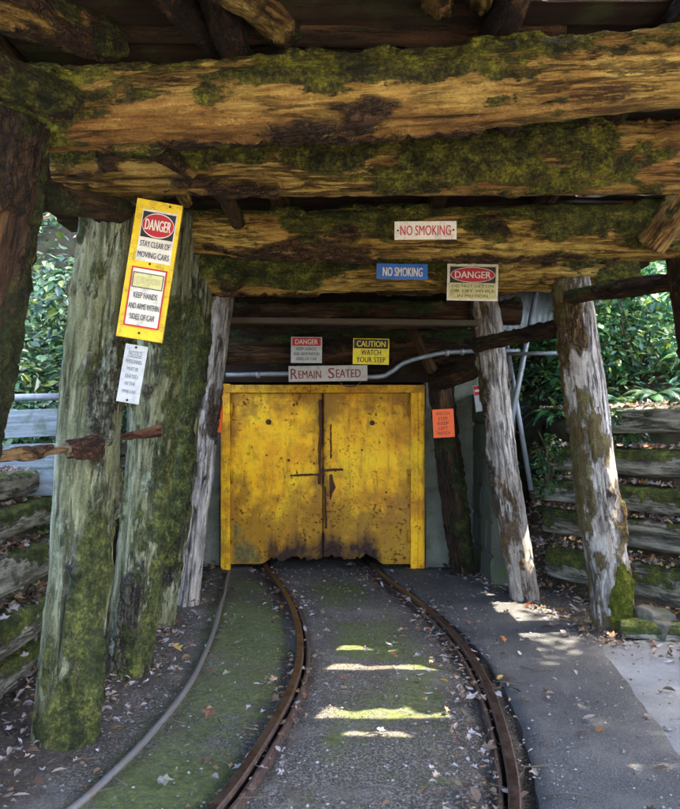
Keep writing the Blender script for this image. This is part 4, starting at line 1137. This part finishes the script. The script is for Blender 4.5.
def mound_z(s, q):
    return -0.15 + 1.35 * np.exp(-((s - 0.02) / 0.27) ** 2) * smooth(-0.32, 0.35, q)
mound()
# short end-on tie timbers and blocks
G5 = 'tie timbers ending in the right retaining wall'
for k, (s, z, lb) in enumerate(((1.85, 1.08, 'cut tie timber end at mid height by the right picture edge'),)):
    a = wpt(s, -0.14 + 0.06 * k * 0.5, z); b = wpt(s, 0.9, z)
    timber(a, b, 0.15, 0.17, 230 + k, lb, G5, name='tie_timber')
timber(Vector((2.02, 5.28, 0.05)), Vector((3.1, 4.95, 0.04)), 0.12, 0.16, 240, 'low dark edging timber on the ground behind the pale concrete', 'edging timbers on the ground', name='edging_timber')
for (px, py, d, s, lb) in ((652, 596, 5.35, 0.105, 'squarish stone lying on the leaves by the right log wall'), (664, 604, 5.2, 0.07, 'small grey stone beside the squarish stone')):
    p = at(px, py, d); p.z = s * 0.8
    bm = bmesh.new(); bmesh.ops.create_icosphere(bm, subdivisions=4, radius=1)
    for vv in bm.verts:
        c = vv.co; k = max(abs(c.x), abs(c.y), abs(c.z)); c *= (1 / k) ** 0.7
        n_ = fbm(np.array([c[:]]) * 1.6 + px, 4, 5)[0]; c *= 1 + 0.28 * n_; c.x *= s * 1.35; c.y *= s; c.z *= s * 0.9
    me = bpy.data.meshes.new('stone'); bm.to_mesh(me); bm.free(); me.materials.append(M['stone'])
    for q in me.polygons: q.use_smooth = True
    o = bpy.data.objects.new('stone', me); COL.objects.link(o); o.location = p; o.rotation_euler = (0.1, 0.15, 0.5); tag(o, lb, 'stone', 'loose stones by the log wall')
o = MB().box((0, 0, 0), (0.10, 0.08, 0.14), bev=0.006).build('concrete_block', M['greywhite']); o.location = wpt(0.93, -0.16, 0.60); o.rotation_euler = (0.05, 0.12, 0.4)
tag(o, 'small pale block wedged beside the pale post in the log wall', 'block')

GL = 'timbers of the left retaining wall'
for k, (x, z, y0, y1, h, lb) in enumerate(((-1.95, 0.10, 2.6, 4.6, 0.20, 'lowest dark timber of the left wall by the foot of the thick post'), (-1.92, 0.36, 2.7, 4.5, 0.20, 'pale grey slanting timber of the left wall, second from below'),
        (-2.02, 0.66, 2.7, 4.9, 0.22, 'bright mossy timber in the middle of the left wall'), (-2.10, 0.94, 2.8, 5.2, 0.18, 'narrow grey timber of the left wall with leaves on top'), (-2.16, 1.14, 2.9, 5.6, 0.16, 'dark upper timber of the left wall below the grey boards'))):
    timber(Vector((x, y0, z)), Vector((x - 0.02, y1, z + 0.02)), h, 0.24, 260 + k, lb, GL)
# grey boards and tube above the left wall
for k, (py0, py1, lb) in enumerate(((412, 441, 'upper weathered blue-grey board behind the thick left post'), (446, 452, 'thin weathered strip between the two blue-grey boards'), (457, 501, 'lower weathered blue-grey board behind the thick left post'))):
    a = at(20, (py0 + py1) / 2, 4.6); h = (py1 - py0) * 4.6 / 720
    o = MB().box((0, 0, 0), (2.0, 0.035, h), bev=0.004).build('fence_board', M['bluegrey']); o.location = Vector((-2.62, 4.75 + 0.02 * (k % 2), a.z)); o.rotation_euler = (0.0, R(-2.5 if k == 0 else -1), R(12))
    tag(o, lb, 'board', 'weathered boards left of the entrance')
o = MB().tube([at(-40, 399, 4.9), at(95, 396, 5.0)], 0.026, 12).build('hand_rail', M['steel'], None, True)
tag(o, 'pale metal tube above the blue-grey boards at the left', 'rail')

# ------------------------------------------------------------------ leaves
def leaf_batch(pos, nrm, size, tint, seed, shape='oval', curl=0.25):
    """many single leaves in one vertex array; pos, nrm N x 3; size N; tint N x 3"""
    rg = np.random.default_rng(seed); N = len(pos)
    if shape == 'oval':
        prof = np.array([[0, 0], [0.28, 0.22], [0.62, 0.24], [1.0, 0.0], [0.62, -0.24], [0.28, -0.22]])
        faces = np.array([[0, 3, 2, 1], [0, 5, 4, 3]])
    else:  # lobed dead leaf
        prof = np.array([[0, 0], [0.16, 0.30], [0.30, 0.18], [0.52, 0.44], [0.66, 0.16], [1.0, 0.02], [0.68, -0.14], [0.50, -0.42], [0.32, -0.16], [0.14, -0.28]])
        faces = np.array([[0, 2, 1, 1], [0, 4, 3, 2], [0, 6, 5, 4], [0, 8, 7, 6], [0, 9, 8, 8]])
        faces = np.array([[0, 5, 4, 2], [2, 4, 3, 3], [0, 2, 1, 1], [0, 8, 6, 5], [8, 7, 6, 6], [0, 9, 8, 8]])
    k = len(prof)
    nrm = nrm / np.linalg.norm(nrm, axis=1)[:, None]
    a = rg.normal(size=(N, 3)); u = a - (a * nrm).sum(1)[:, None] * nrm; u /= np.linalg.norm(u, axis=1)[:, None]
    w = np.cross(nrm, u)
    cz = (np.abs(prof[:, 1]) * rg.uniform(0.2, 1.4, (N, 1)) * curl * 2 + (prof[:, 0] - 0.5) ** 2 * rg.uniform(-0.6, 1.2, (N, 1)) * curl * 1.6)
    wid = rg.uniform(0.6, 1.25, (N, 1)) * (1 + (rg.uniform(-0.35, 0.35, (N, k)) if shape != 'oval' else 0))
    P = pos[:, None, :] + size[:, None, None] * ((prof[None, :, 0, None] - 0.4) * u[:, None, :] + (prof[None, :, 1] * wid)[:, :, None] * w[:, None, :] + cz[:, :, None] * nrm[:, None, :])
    F = (np.arange(N) * k)[:, None, None] + faces[None]
    V = P.reshape(-1, 3); C = np.repeat(tint, k, axis=0)
    return V, F.reshape(-1, 4), C
def tri_clean(F):
    """quads with a doubled corner become triangles"""
    out = []
    d = F[:, 2] == F[:, 3]
    return [tuple(q) for q in F[~d]] + [tuple(q[:3]) for q in F[d]]
def leaves_obj(name, pos, nrm, size, tint, seed, mat, shape='oval', parent=None, curl=0.25):
    V, F, C = leaf_batch(pos, nrm, size, tint, seed, shape, curl)
    if shape != 'oval': F = tri_clean(F)
    return build(name, V, F, mat, parent, False, cols={'tint': C})

def dead_tints(n, rg, warm=0.12):
    pal = np.array([[0.23, 0.19, 0.19], [0.14, 0.095, 0.07], [0.31, 0.28, 0.29], [0.09, 0.055, 0.035], [0.18, 0.115, 0.065], [0.25, 0.19, 0.15], [0.06, 0.04, 0.03]])
    c = pal[rg.integers(0, len(pal), n)] * rg.uniform(0.7, 1.2, (n, 1))
    hot = rg.random(n) < warm
    hp = np.array([[0.26, 0.085, 0.025], [0.28, 0.18, 0.04], [0.16, 0.055, 0.03]])
    c[hot] = hp[rg.integers(0, 3, hot.sum())]
    return c
def ground_leaves():
    rg = np.random.default_rng(5); pts = []
    want = 5600
    while len(pts) < want:
        x = rg.uniform(-2.3, 3.0, 6000); y = 1.6 + 6.4 * rg.random(6000)
        L, Rr, H = curve_x(cl, y), curve_x(cr, y), curve_x(ch, y)
        dn = 0.03 + 0.55 * smooth(H, H - 0.45, x) + 0.3 * np.exp(-((x - L) / 0.16) ** 2) + 0.5 * np.exp(-((x - Rr + 0.13) / 0.12) ** 2) + 0.15 * np.exp(-((x - Rr) / 0.3) ** 2)
        edge = 1.85 + (5.3 - y) * 0.0 - 0.25 * np.clip(y - 5.3, 0, 3)
        dn += 0.9 * np.exp(-((x - edge) / 0.14) ** 2) * (y > 4.9) + 0.45 * (x > 1.9) * (y > 4.6)
        dn *= 0.4 + 1.1 * np.clip(0.5 + fbm(np.stack([x * 2.2, y * 2.2, x * 0], 1), 3, 55), 0, 1)
        m = rg.random(6000) < dn * 0.55
        pts += list(np.stack([x[m], y[m]], 1))
    pts = np.array(pts[:want]); n = len(pts)
    z = 0.020 + rg.random(n) * 0.012
    onp = (pts[:, 0] > curve_x(cr, pts[:, 1]) + 0.17) & (pts[:, 0] < 1.75)
    z = np.where(onp, 0.022, np.where(pts[:, 0] > 1.0, 0.016, z)) + np.where(pts[:, 0] < -1.1, 0.02 + 0.04 * smooth(-1.1, -1.9, pts[:, 0]), 0)
    nr = np.stack([rg.normal(0, 0.28, n), rg.normal(0, 0.28, n), np.ones(n)], 1)
    h = rg.random(n) < 0.5
    pts3 = np.concatenate([pts, z[:, None]], 1)
    o = leaves_obj('leaf_litter', pts3[h], nr[h], np.clip(rg.lognormal(-3.22, 0.33, h.sum()), 0.02, 0.08), dead_tints(h.sum(), rg, 0.06), 8, M['dead'], 'oval', curl=0.4)
    tag(o, 'narrow curled dead leaves lying around the rails and posts', 'fallen leaves', kind='stuff')
    pts3, nr = pts3[~h], nr[~h]; n = len(pts3)
    o = leaves_obj('leaf_litter', pts3, nr, np.clip(rg.lognormal(-3.35, 0.36, n), 0.018, 0.085), dead_tints(n, rg, 0.05), 6, M['dead'], 'dead', curl=0.35)
    tag(o, 'scattered dry fallen leaves on the ground around the rails and posts', 'fallen leaves', kind='stuff')
ground_leaves()
def ledge_leaves():
    rg = np.random.default_rng(15); P = []
    for (zc, h, q) in tops:
        n = 650; s = rg.uniform(0.0, 3.3, n); qq = q + rg.normal(0.03, 0.10, n)
        for a, b in zip(s, qq):
            P.append(wpt(a, b, zc + h / 2 + 0.008 + rg.random() * 0.02))
    for _ in range(1300):                                          # leaves slid down the soil bank at the wall's near-door end
        a, b = rg.normal(0.03, 0.20), rg.uniform(-0.30, 0.35); z = float(mound_z(np.array([a]), np.array([b]))[0])
        if z > -0.02: P.append(wpt(a, b, z + 0.02 + 0.03 * rg.random()))
    for (x, z, h) in ((-1.95, 0.10, 0.2), (-1.92, 0.36, 0.2), (-2.02, 0.66, 0.22), (-2.10, 0.94, 0.18), (-2.16, 1.14, 0.16)):
        for _ in range(260):
            P.append(Vector((x - 0.03 + rg.normal(0, 0.07), rg.uniform(2.7, 4.8), z + h / 2 + 0.012 + rg.random() * 0.02)))
    P = np.array([p[:] for p in P]); n = len(P)
    nr = np.stack([rg.normal(-0.15, 0.5, n), rg.normal(-0.3, 0.5, n), np.ones(n)], 1)
    o = leaves_obj('leaf_litter', P, nr, rg.uniform(0.025, 0.07, n), dead_tints(n, rg, 0.1), 16, M['dead'], 'dead', curl=0.35)
    tag(o, 'dry leaves lodged on the ledges of the timber walls', 'fallen leaves', kind='stuff')
ledge_leaves()
# single leaves that stand out
def one_leaf(px, py, size, col, label):
    x, y = gp(px, py); rg = np.random.default_rng(px)
    z = 0.024
    o = leaves_obj('fallen_leaf', np.array([[0, 0, 0.0]]), np.array([[0.15, -0.25, 1.0]]), np.array([size]), np.array([col]), px, M['dead'], 'dead', curl=0.3)
    o.location = (x, y, z); tag(o, label, 'leaf', 'single fallen leaves that stand out')
one_leaf(503, 643, 0.085, (0.36, 0.13, 0.05), 'orange leaf lying alone on the dark asphalt')
one_leaf(177, 652, 0.11, (0.36, 0.24, 0.06), 'yellow leaf near the foot of the mossy left posts')
one_leaf(226, 678, 0.065, (0.17, 0.17, 0.11), 'pale leaf on the moss between pipe and left rail')
one_leaf(164, 785, 0.075, (0.15, 0.15, 0.11), 'large pale leaf at the bottom on the moss')
one_leaf(209, 716, 0.10, (0.12, 0.06, 0.035), 'rusty brown leaf on the moss beside the pipe')
one_leaf(657, 627, 0.13, (0.60, 0.16, 0.03), 'bright orange leaf by the stones at the right log wall')

# gravel
def gravel():
    rg = np.random.default_rng(77); N = 6000
    x = rg.uniform(-1.9, 2.2, N * 3); y = 1.8 + 6 * rg.random(N * 3) ** 1.3
    L, Rr, H = curve_x(cl, y), curve_x(cr, y), curve_x(ch, y)
    dn = 0.2 + 0.7 * smooth(H + .05, H - 0.3, x) + 0.22 * smooth(L + 0.05, L + 0.2, x) * (x < Rr) + 0.3 * np.exp(-((x - Rr - 0.2) / 0.15) ** 2)
    m = rg.random(N * 3) < dn * 0.6
    x, y = x[m][:N], y[m][:N]; N = len(x)
    octa = np.array([[1, 0, 0], [-1, 0, 0], [0, 1, 0], [0, -1, 0], [0, 0, 1], [0, 0, -1]], float)
    F0 = np.array([[0, 2, 4], [2, 1, 4], [1, 3, 4], [3, 0, 4], [2, 0, 5], [1, 2, 5], [3, 1, 5], [0, 3, 5]])
    s = rg.uniform(0.003, 0.010, N) * np.where(rg.random(N) < 0.06, 1.6, 1)
    V = octa[None] * (rg.uniform(0.6, 1.3, (N, 6, 1))) * s[:, None, None] * np.array([1, 1, 0.7])
    th = rg.uniform(0, 6.28, N); c, sn = np.cos(th), np.sin(th)
    X = V[:, :, 0] * c[:, None] - V[:, :, 1] * sn[:, None]; Y = V[:, :, 0] * sn[:, None] + V[:, :, 1] * c[:, None]
    V = np.stack([X + x[:, None], Y + y[:, None], V[:, :, 2] + 0.004], 2).reshape(-1, 3)
    zz = np.where((x > Rr_of(y) + 0.10), 0.010, 0.0)
    V[:, 2] += np.repeat(zz, 6) + np.repeat(0.045 * smooth(-1.1, -1.9, x), 6)
    F = ((np.arange(N) * 6)[:, None, None] + F0[None]).reshape(-1, 3)
    g = rg.uniform(0.05, 0.20, N)[:, None] * np.array([[1, 0.97, 0.96]])
    o = build('gravel', V, F, M['pebble'], None, False, cols={'tint': np.repeat(g, 6, 0)})
    tag(o, 'loose grey grit lying between and beside the rails', 'gravel', kind='stuff')
Rr_of = lambda y: curve_x(cr, y)
tt_ = NT('grey_pebbles'); tt_.base(tt_.attr('tint', 'Color'), 0.85, 0.3); M['pebble'] = tt_.m
gravel()

# ------------------------------------------------------------------ plants
GREENS = np.array([[0.020, 0.070, 0.026], [0.035, 0.115, 0.042], [0.06, 0.165, 0.065], [0.03, 0.10, 0.07], [0.09, 0.18, 0.055], [0.13, 0.19, 0.035]])
def tints(n, rg, light=1.0):
    c = GREENS[rg.integers(0, len(GREENS), n)] * rg.uniform(0.6, 1.35, (n, 1)) * light
    return c
def crown_points(n, c, rad, rg, seed, clumps=26):
    """leaf positions in clumps through an uneven volume"""
    cc = rg.normal(size=(clumps, 3)); cc /= np.linalg.norm(cc, axis=1)[:, None]
    cc *= (rg.random((clumps, 1)) ** 0.45)
    cr_ = rg.uniform(0.22, 0.46, clumps)
    idx = rg.integers(0, clumps, n)
    d = rg.normal(size=(n, 3)); d /= np.linalg.norm(d, axis=1)[:, None]
    p = cc[idx] + d * (cr_[idx] * rg.random(n) ** 0.4)[:, None]
    return p * np.array(rad) + np.array(c), d
def shrub(name, base, rad, n, size, seed, label, light=1.0, cat='shrub', group='bushes around the entrance', lift=0.9):
    rg = np.random.default_rng(seed); t = empty(name, base)
    p, d = crown_points(n, (0, 0, rad[2] * lift), rad, rg, seed)
    nr = d * 0.6 + np.array([0, -0.35, 0.9]) + rg.normal(0, 0.5, (n, 3))
    leaves_obj('foliage', p, nr, np.clip(rg.lognormal(0, 0.4, n), 0.4, 2.2) * size, tints(n, rg, light), seed, M['leaf'], 'oval', t)
    mb = MB()
    for k in range(7):
        e = Vector((rg.uniform(-.7, .7) * rad[0], rg.uniform(-.7, .7) * rad[1], rad[2] * rg.uniform(0.8, 1.5)))
        mb.tube([(0, 0, -0.1), e * 0.5 + Vector((rg.uniform(-.05, .05), 0, 0.05)), e], [0.016, 0.011, 0.004], 6)
    mb.build('stem', M['dark_trunk'], t, True)
    return tag(t, label, cat, group)
def fern(base, n, L, seed, label, yaw=0):
    rg = np.random.default_rng(seed); t = empty('fern', base)
    for k in range(n):
        az = 6.283 * k / n + rg.uniform(-.25, .25); l = L * rg.uniform(0.75, 1.15); rise = rg.uniform(0.45, 1.0)
        V, F, C = [], [], []
        m = 26; col = GREENS[rg.integers(1, 5)] * rg.uniform(0.8, 1.3)
        def rp(s):
            h = l * s; return np.array([math.cos(az) * h * 0.85, math.sin(az) * h * 0.85, l * (rise * s - (0.55 + rise * 0.55) * s * s)])
        side = np.array([-math.sin(az), math.cos(az), 0])
        for i in range(2, m):
            s = i / m; a, b = rp(s - 0.5 / m), rp(s + 0.45 / m); w = l * 0.20 * math.sin(min(1, s * 1.15 + 0.1) * 3.1) ** 0.7 * (1 - 0.35 * s) + 0.008
            fw = (b - a) * 1.1
            for sg in (-1, 1):
                q = len(V); tip = (a + b) / 2 + side * sg * w + fw * 0.7 - np.array([0, 0, w * 0.35])
                V += [a, b, (b + tip) / 2 + fw * 0.25, tip]; F.append((q, q + 1, q + 2, q + 3) if sg > 0 else (q + 3, q + 2, q + 1, q)); C += [col * rg.uniform(0.85, 1.15)] * 4
        o = build('frond', V, F, M['leaf'], t, False, cols={'tint': np.array(C)})
    return tag(t, label, 'fern', 'sword ferns on the banks')
def zr(x, y): return float(right_fn(np.array([x]), np.array([y]))[0])
def zl(x, y): return float(left_fn(np.array([x]), np.array([y]))[0])
# right bank
for k, (px, d, rad, n, sz, lt, lb) in enumerate((
        (560, 8.6, (0.85, 0.8, 1.0), 3600, 0.070, 1.5, 'leafy bush behind the leaning metal tubes'),
        (640, 8.2, (0.9, 0.8, 1.1), 4200, 0.075, 1.7, 'bright glossy bush between the pale post and the right edge'),
        (590, 10.0, (1.3, 1.0, 1.4), 4200, 0.09, 1.5, 'tall bush deep behind the pale post'),
        (690, 9.6, (1.4, 1.0, 1.6), 4200, 0.09, 1.3, 'tall bush at the right edge behind the ferns'),
        (520, 10.2, (1.1, 0.9, 1.5), 3200, 0.09, 0.9, 'bush beyond the corrugated sheet'),
        (760, 7.0, (1.0, 0.9, 1.2), 2800, 0.08, 1.0, 'bush on the bank outside the right picture edge'))):
    x = (px - 345) * d / 720
    shrub('shrub', (x, d, zr(x, d) - 0.15), rad, n, sz, 300 + k, lb, lt)
p = wpt(0.85, 0.25, 1.30)
shrub('ivy_clump', p, (0.24, 0.22, 0.34), 1500, 0.045, 320, 'dark ivy clump hanging over the log wall right of the pale post', 0.8, 'ivy', lift=0.5)
p = wpt(0.25, 0.05, 1.05)
shrub('ivy_clump', p, (0.18, 0.18, 0.30), 800, 0.04, 321, 'small ivy tuft on the log wall between the two pale posts', 0.9, 'ivy', lift=0.4)
for k, (px, py, d, n, L, lb) in enumerate(((655, 372, 6.7, 13, 0.5, 'large green fern at the right edge above the log wall'), (612, 378, 7.0, 12, 0.45, 'fern beside the pale post above the log wall'), (552, 392, 7.3, 10, 0.4, 'small fern between the leaning tubes and the pale post'), (690, 335, 7.3, 12, 0.55, 'high fern against the bushes at the right edge'))):
    b = at(px, py, d); fern((b.x, b.y, max(b.z - 0.25, zr(b.x, b.y) - 0.03)), n, L, 340 + k, lb)
# left bank
for k, (px, d, rad, n, sz, lt, lb) in enumerate((
        (60, 7.2, (0.9, 0.8, 1.1), 4200, 0.075, 0.6, 'glossy bush framed between the two nearest left posts'),
        (90, 9.2, (1.3, 1.1, 1.6), 4200, 0.09, 0.65, 'taller bush far behind the left posts'),
        (-20, 8.0, (1.2, 0.9, 1.4), 3000, 0.085, 0.9, 'bush hidden mostly by the dark left post'),
        (30, 6.0, (0.55, 0.5, 0.55), 2200, 0.06, 0.7, 'low bluish bush just above the grey boards at the left'))):
    x = (px - 345) * d / 720
    shrub('shrub', (x, d, zl(x, d) - 0.15), rad, n, sz, 360 + k, lb, lt)

# trees (the unseen ones are added so their crowns shade the entrance)
def tree(base, h, crown_c, rad, n, size, seed, label, light=1.0):
    rg = np.random.default_rng(seed); t = empty('broadleaf_tree', base)
    mb = MB(); top = Vector(crown_c)
    pts = [Vector((0, 0, -0.3)), top * 0.3 + Vector((0.08, 0.05, 0)), top * 0.65, top]
    mb.tube([Vector(q) for q in catmull([tuple(p) for p in pts], 5)], list(np.linspace(0.17, 0.05, 16)), 12)
    for k in range(9):
        s = top * rg.uniform(0.45, 0.95); e = Vector(crown_c) + Vector(rg.uniform(-.8, .8, 3) * np.array(rad))
        mb.tube([s, s.lerp(e, 0.5) + Vector((0, 0, 0.15)), e], [0.05, 0.035, 0.012], 8)
    mb.build('trunk', M['dark_trunk'], t, True)
    p, d = crown_points(n, crown_c, rad, rg, seed, 40)
    nr = d * 0.5 + np.array([0, 0, 0.8]) + rg.normal(0, 0.5, (n, 3))
    leaves_obj('crown', p, nr, rg.uniform(0.6, 1.4, n) * size, tints(n, rg, light), seed, M['leaf'], 'oval', t)
    return tag(t, label, 'tree', 'trees on the banks above the entrance')
for k, (x, y, c, rad, n, lb) in enumerate((
        (7.5, 4.4, (-0.1, 0.1, 5.4), (2.0, 2.3, 2.1), 15000, 'broad tree on the right bank outside the picture'),
        (7.3, 0.8, (0.0, 0.0, 5.2), (2.0, 2.0, 2.1), 9000, 'broad tree at the right nearer the viewer, outside the picture'),
        (8.2, 9.6, (-0.4, 0.0, 3.6), (2.0, 1.9, 2.2), 7000, 'tree rising behind the bushes at the right'),
        (3.6, 12.0, (0.2, 0.0, 4.2), (2.2, 2.0, 2.4), 6500, 'tree far back behind the pale post'),
        (7.2, 2.7, (-0.1, 0.3, 5.6), (1.9, 1.3, 2.0), 8000, 'slender tree added to shade the path, between two broad ones outside the picture'),
        (0.9, 12.2, (-0.4, -3.2, 5.4), (2.9, 2.4, 1.9), 12000, 'large unseen tree added over the roof to shade the left bushes'),
        (-5.0, 10.5, (0.3, 0.0, 3.8), (2.2, 2.0, 2.4), 6500, 'tree far back behind the left posts'))):
    z = max(zr(x, y) if x > 0 else zl(x, y), 0) if abs(x) > 1.5 else float(back_fn(np.array([x]), np.array([y]))[0])
    tree((x, y, z), 6, c, rad, n, 0.15, 400 + k, lb)
# ground cover on the banks
def cover():
    rg = np.random.default_rng(91); P = []
    n = 9000
    x = rg.uniform(1.7, 9, n); y = rg.uniform(4, 15, n); q = (x - WA[0]) * WN[0] + (y - WA[1]) * WN[1]
    m = q > 0.65; P.append(np.stack([x[m], y[m], right_fn(x[m], y[m]) + rg.uniform(0.02, 0.3, m.sum())], 1))
    x = rg.uniform(-9, -2.5, n); y = rg.uniform(3, 15, n); P.append(np.stack([x, y, left_fn(x, y) + rg.uniform(0.02, 0.3, n)], 1))
    x = rg.uniform(-9, 9, n); y = rg.uniform(8.6, 18, n); P.append(np.stack([x, y, back_fn(x, y) + rg.uniform(0.02, 0.3, n)], 1))
    P = np.concatenate(P); N = len(P)
    nr = np.stack([rg.normal(0, 0.5, N), rg.normal(-0.4, 0.5, N), np.ones(N)], 1)
    o = leaves_obj('ground_cover', P, nr, rg.uniform(0.06, 0.14, N), tints(N, rg), 92, M['leaf'])
    tag(o, 'low leafy ground cover over the banks', 'ground cover', kind='stuff')
cover()

def twigs():
    rg = np.random.default_rng(123); mb = MB()
    for _ in range(150):
        y = rg.uniform(2.2, 7.5); x = rg.choice([rg.uniform(-2.0, -0.75), rg.uniform(-0.7, 1.0), curve_x(cr, np.array([y]))[0] + rg.normal(0, 0.15)], p=[0.6, 0.2, 0.2])
        a = rg.uniform(0, 6.28); l = rg.uniform(0.05, 0.22); k = rg.normal(0, 0.2)
        z = 0.016 + 0.045 * float(smooth(-1.1, -1.9, x)) + (0.004 if x > 0.3 else 0)
        p = Vector((x, y, z)); d = Vector((math.cos(a), math.sin(a), 0)) * l; e = Vector((-d.y, d.x, 0)) * k
        mb.tube([p, p + d * 0.5 + e + Vector((0, 0, 0.012)), p + d + Vector((0, 0, 0.004))], [0.0035, 0.003, 0.0015], 5)
    tag(mb.build('twigs', M['dark_trunk'], None, True), 'small dry twigs strewn over the ground', 'twigs', kind='stuff')
twigs()
